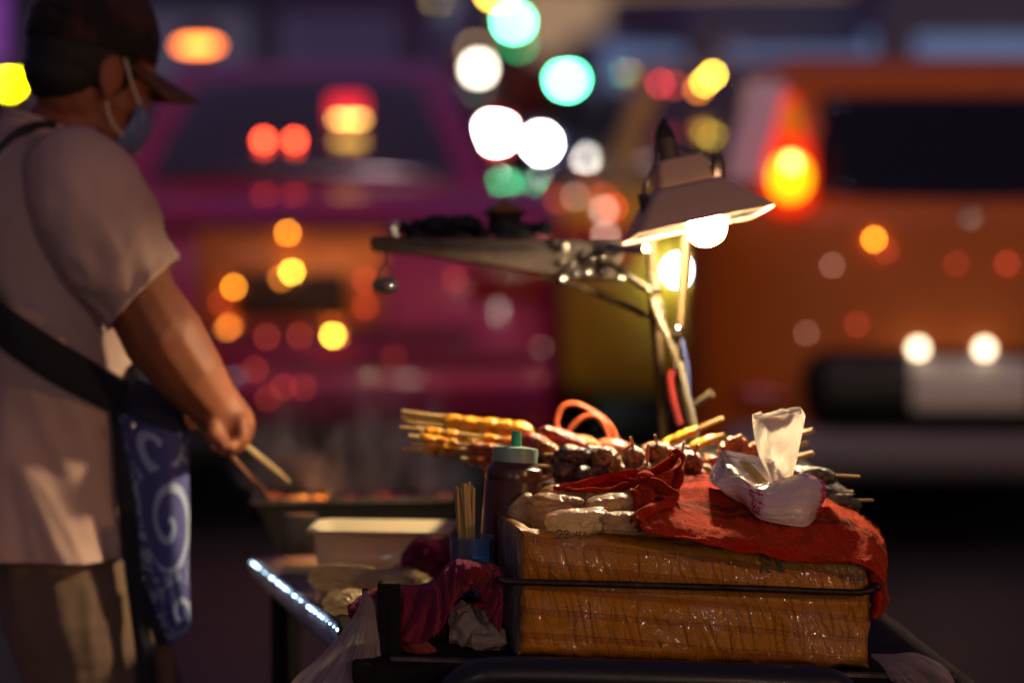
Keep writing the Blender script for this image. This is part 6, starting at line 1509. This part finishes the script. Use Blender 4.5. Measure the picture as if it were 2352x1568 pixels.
sel1 = ramp(r1, .42, .50, (1, 1, 1), (0, 0, 0)); sel2 = ramp(r2, .36, .42, (1, 1, 1), (0, 0, 0)); sel3 = ramp(r3, .40, .46, (1, 1, 1), (0, 0, 0))
def lerp_(f, a, b_): return mth('ADD', mth('MULTIPLY', a, mth('SUBTRACT', 1., f)), mth('MULTIPLY', b_, f))
val = lerp_(sel1, lerp_(sel2, lerp_(sel3, base_s, s3), s2), s1)
col = mixc(ramp(val, .55, .72), (.065, .07, .24), (.32, .38, .55))
L(col, B.inputs['Base Color']); B.inputs['Roughness'].default_value = .85
rows = [[(262, 940, 6.07), (300, 950, 6.04), (350, 972, 6.02), (400, 985, 6.02), (434, 985, 6.05)], [(286, 1060, 6.06), (325, 1060, 6.03), (365, 1062, 6.01), (405, 1060, 6.01), (433, 1056, 6.05)], [(308, 1200, 6.06), (340, 1200, 6.04), (372, 1200, 6.02), (405, 1200, 6.02), (433, 1195, 6.05)], [(332, 1330, 6.06), (358, 1335, 6.04), (384, 1335, 6.03), (410, 1330, 6.03), (432, 1325, 6.05)], [(366, 1420, 6.06), (384, 1425, 6.05), (402, 1425, 6.04), (420, 1418, 6.04), (436, 1410, 6.05)], [(388, 1478, 6.06), (398, 1480, 6.05), (412, 1470, 6.045), (428, 1455, 6.045), (442, 1442, 6.05)]]
NA = net([[at(*p) for p in r] for r in rows])
b = MB(); b.grid(lambda s, t: NA(s, 1 - t) - FWD * .006 * noise.noise(V(s * 4, t * 3, 1)), 40, 60); obj('panel', b, 'swirl_cloth', ap, solid=.003)
rows = [[(288, 888, 6.10), (312, 826, 6.12), (345, 850, 6.12), (380, 878, 6.12), (406, 892, 6.12)], [(270, 920, 6.08), (305, 900, 6.06), (345, 915, 6.05), (385, 930, 6.05), (418, 938, 6.07)], [(260, 946, 6.065), (300, 955, 6.035), (345, 974, 6.018), (398, 990, 6.018), (432, 992, 6.045)]]
NB_ = net([[at(*p) for p in r] for r in rows]); b = MB(); b.grid(lambda s, t: NB_(s, t) - FWD * .004, 30, 14); obj('bib', b, 'navy_cloth', ap, solid=.003)
b = MB(); b.blob(at(306, 978, 6.012), (.005, .004, .009)); obj('buckle', b, 'chrome', ap)
b = MB(); NC = net([[at(*p) for p in r] for r in ([(360, 1486, 6.08), (395, 1476, 6.07)], [(352, 1530, 6.08), (402, 1520, 6.07)], [(350, 1620, 6.08), (400, 1620, 6.07)])]); b.grid(NC, 8, 10); obj('lower_flap', b, 'trousers', ap, solid=.003)
# tongs in his hand
tg = thing('tongs', 'long wooden tongs held over the grill', 'tongs', at(540, 1020, 6.05))
b = MB(); b.tube([at(508, 965, 6.035), at(548, 1008, 6.04), at(600, 1052, 6.12), at(640, 1085, 6.2), at(664, 1106, 6.25)], [.0065, .007, .0075, .0065, .004], 10, flat=.7, smoothn=4); obj('tong_arm', b, mat('tong_wood', (.42, .30, .17), .5, col2=(.3, .19, .1), cscale=40), tg)
b = MB(); b.tube([at(500, 990, 6.03), at(524, 1036, 6.04), at(560, 1080, 6.12), at(600, 1122, 6.25), at(628, 1152, 6.36)], [.006, .0065, .0068, .006, .004], 10, flat=.7, smoothn=4); obj('tong_arm', b, mat('tong_wood_dark', (.24, .10, .05), .5, col2=(.16, .06, .03), cscale=40), tg)
b = MB(); b.tube([at(508, 965, 6.035), at(496, 970, 6.03), at(500, 990, 6.03)], .005, 8, smoothn=4); obj('hinge', b, 'worn_steel', tg)
# ================================================================== smoke rising off the grill
m = bpy.data.materials.new('smoke_air'); m.use_nodes = True; MATS['smoke_air'] = m
nt = m.node_tree; L = nt.links.new; nt.nodes.clear()
tc = _n(nt, 'ShaderNodeTexCoord'); mp = _n(nt, 'ShaderNodeMapping'); mp.inputs['Scale'].default_value = (1, 1, .55); L(tc.outputs['Object'], mp.inputs[0])
q = _n(nt, 'ShaderNodeTexNoise', Scale=13., Detail=4., Roughness=.55, Distortion=1.2); L(mp.outputs[0], q.inputs['Vector'])
sp = _n(nt, 'ShaderNodeSeparateXYZ'); L(tc.outputs['Generated'], sp.inputs[0])
def tri(o_): return mth('MULTIPLY', mth('MULTIPLY', o_, mth('SUBTRACT', 1., o_)), 4.)
den = mth('MULTIPLY', ramp(q.outputs['Fac'], .46, .72), mth('MULTIPLY', tri(sp.outputs['X']), mth('MULTIPLY', tri(sp.outputs['Y']), mth('SUBTRACT', 1., sp.outputs['Z'], clamp=True))))
den = mth('MULTIPLY', den, 9.)
pv = _n(nt, 'ShaderNodeVolumePrincipled'); pv.inputs['Color'].default_value = (.72, .74, .98, 1); pv.inputs['Anisotropy'].default_value = .3; L(den, pv.inputs['Density'])
ov = _n(nt, 'ShaderNodeOutputMaterial'); L(pv.outputs[0], ov.inputs['Volume'])
b = MB(); c = (g0 + g1) / 2 + GW * .5; b.box((c.x, c.y, gz + .01 + .13), (.46, .24, .26), bevel=.05, seg=3); so = obj('smoke', b, 'smoke_air'); tag(so, None, None, kind='stuff')
SC.cycles.volume_step_rate = 3.; SC.cycles.volume_max_steps = 64
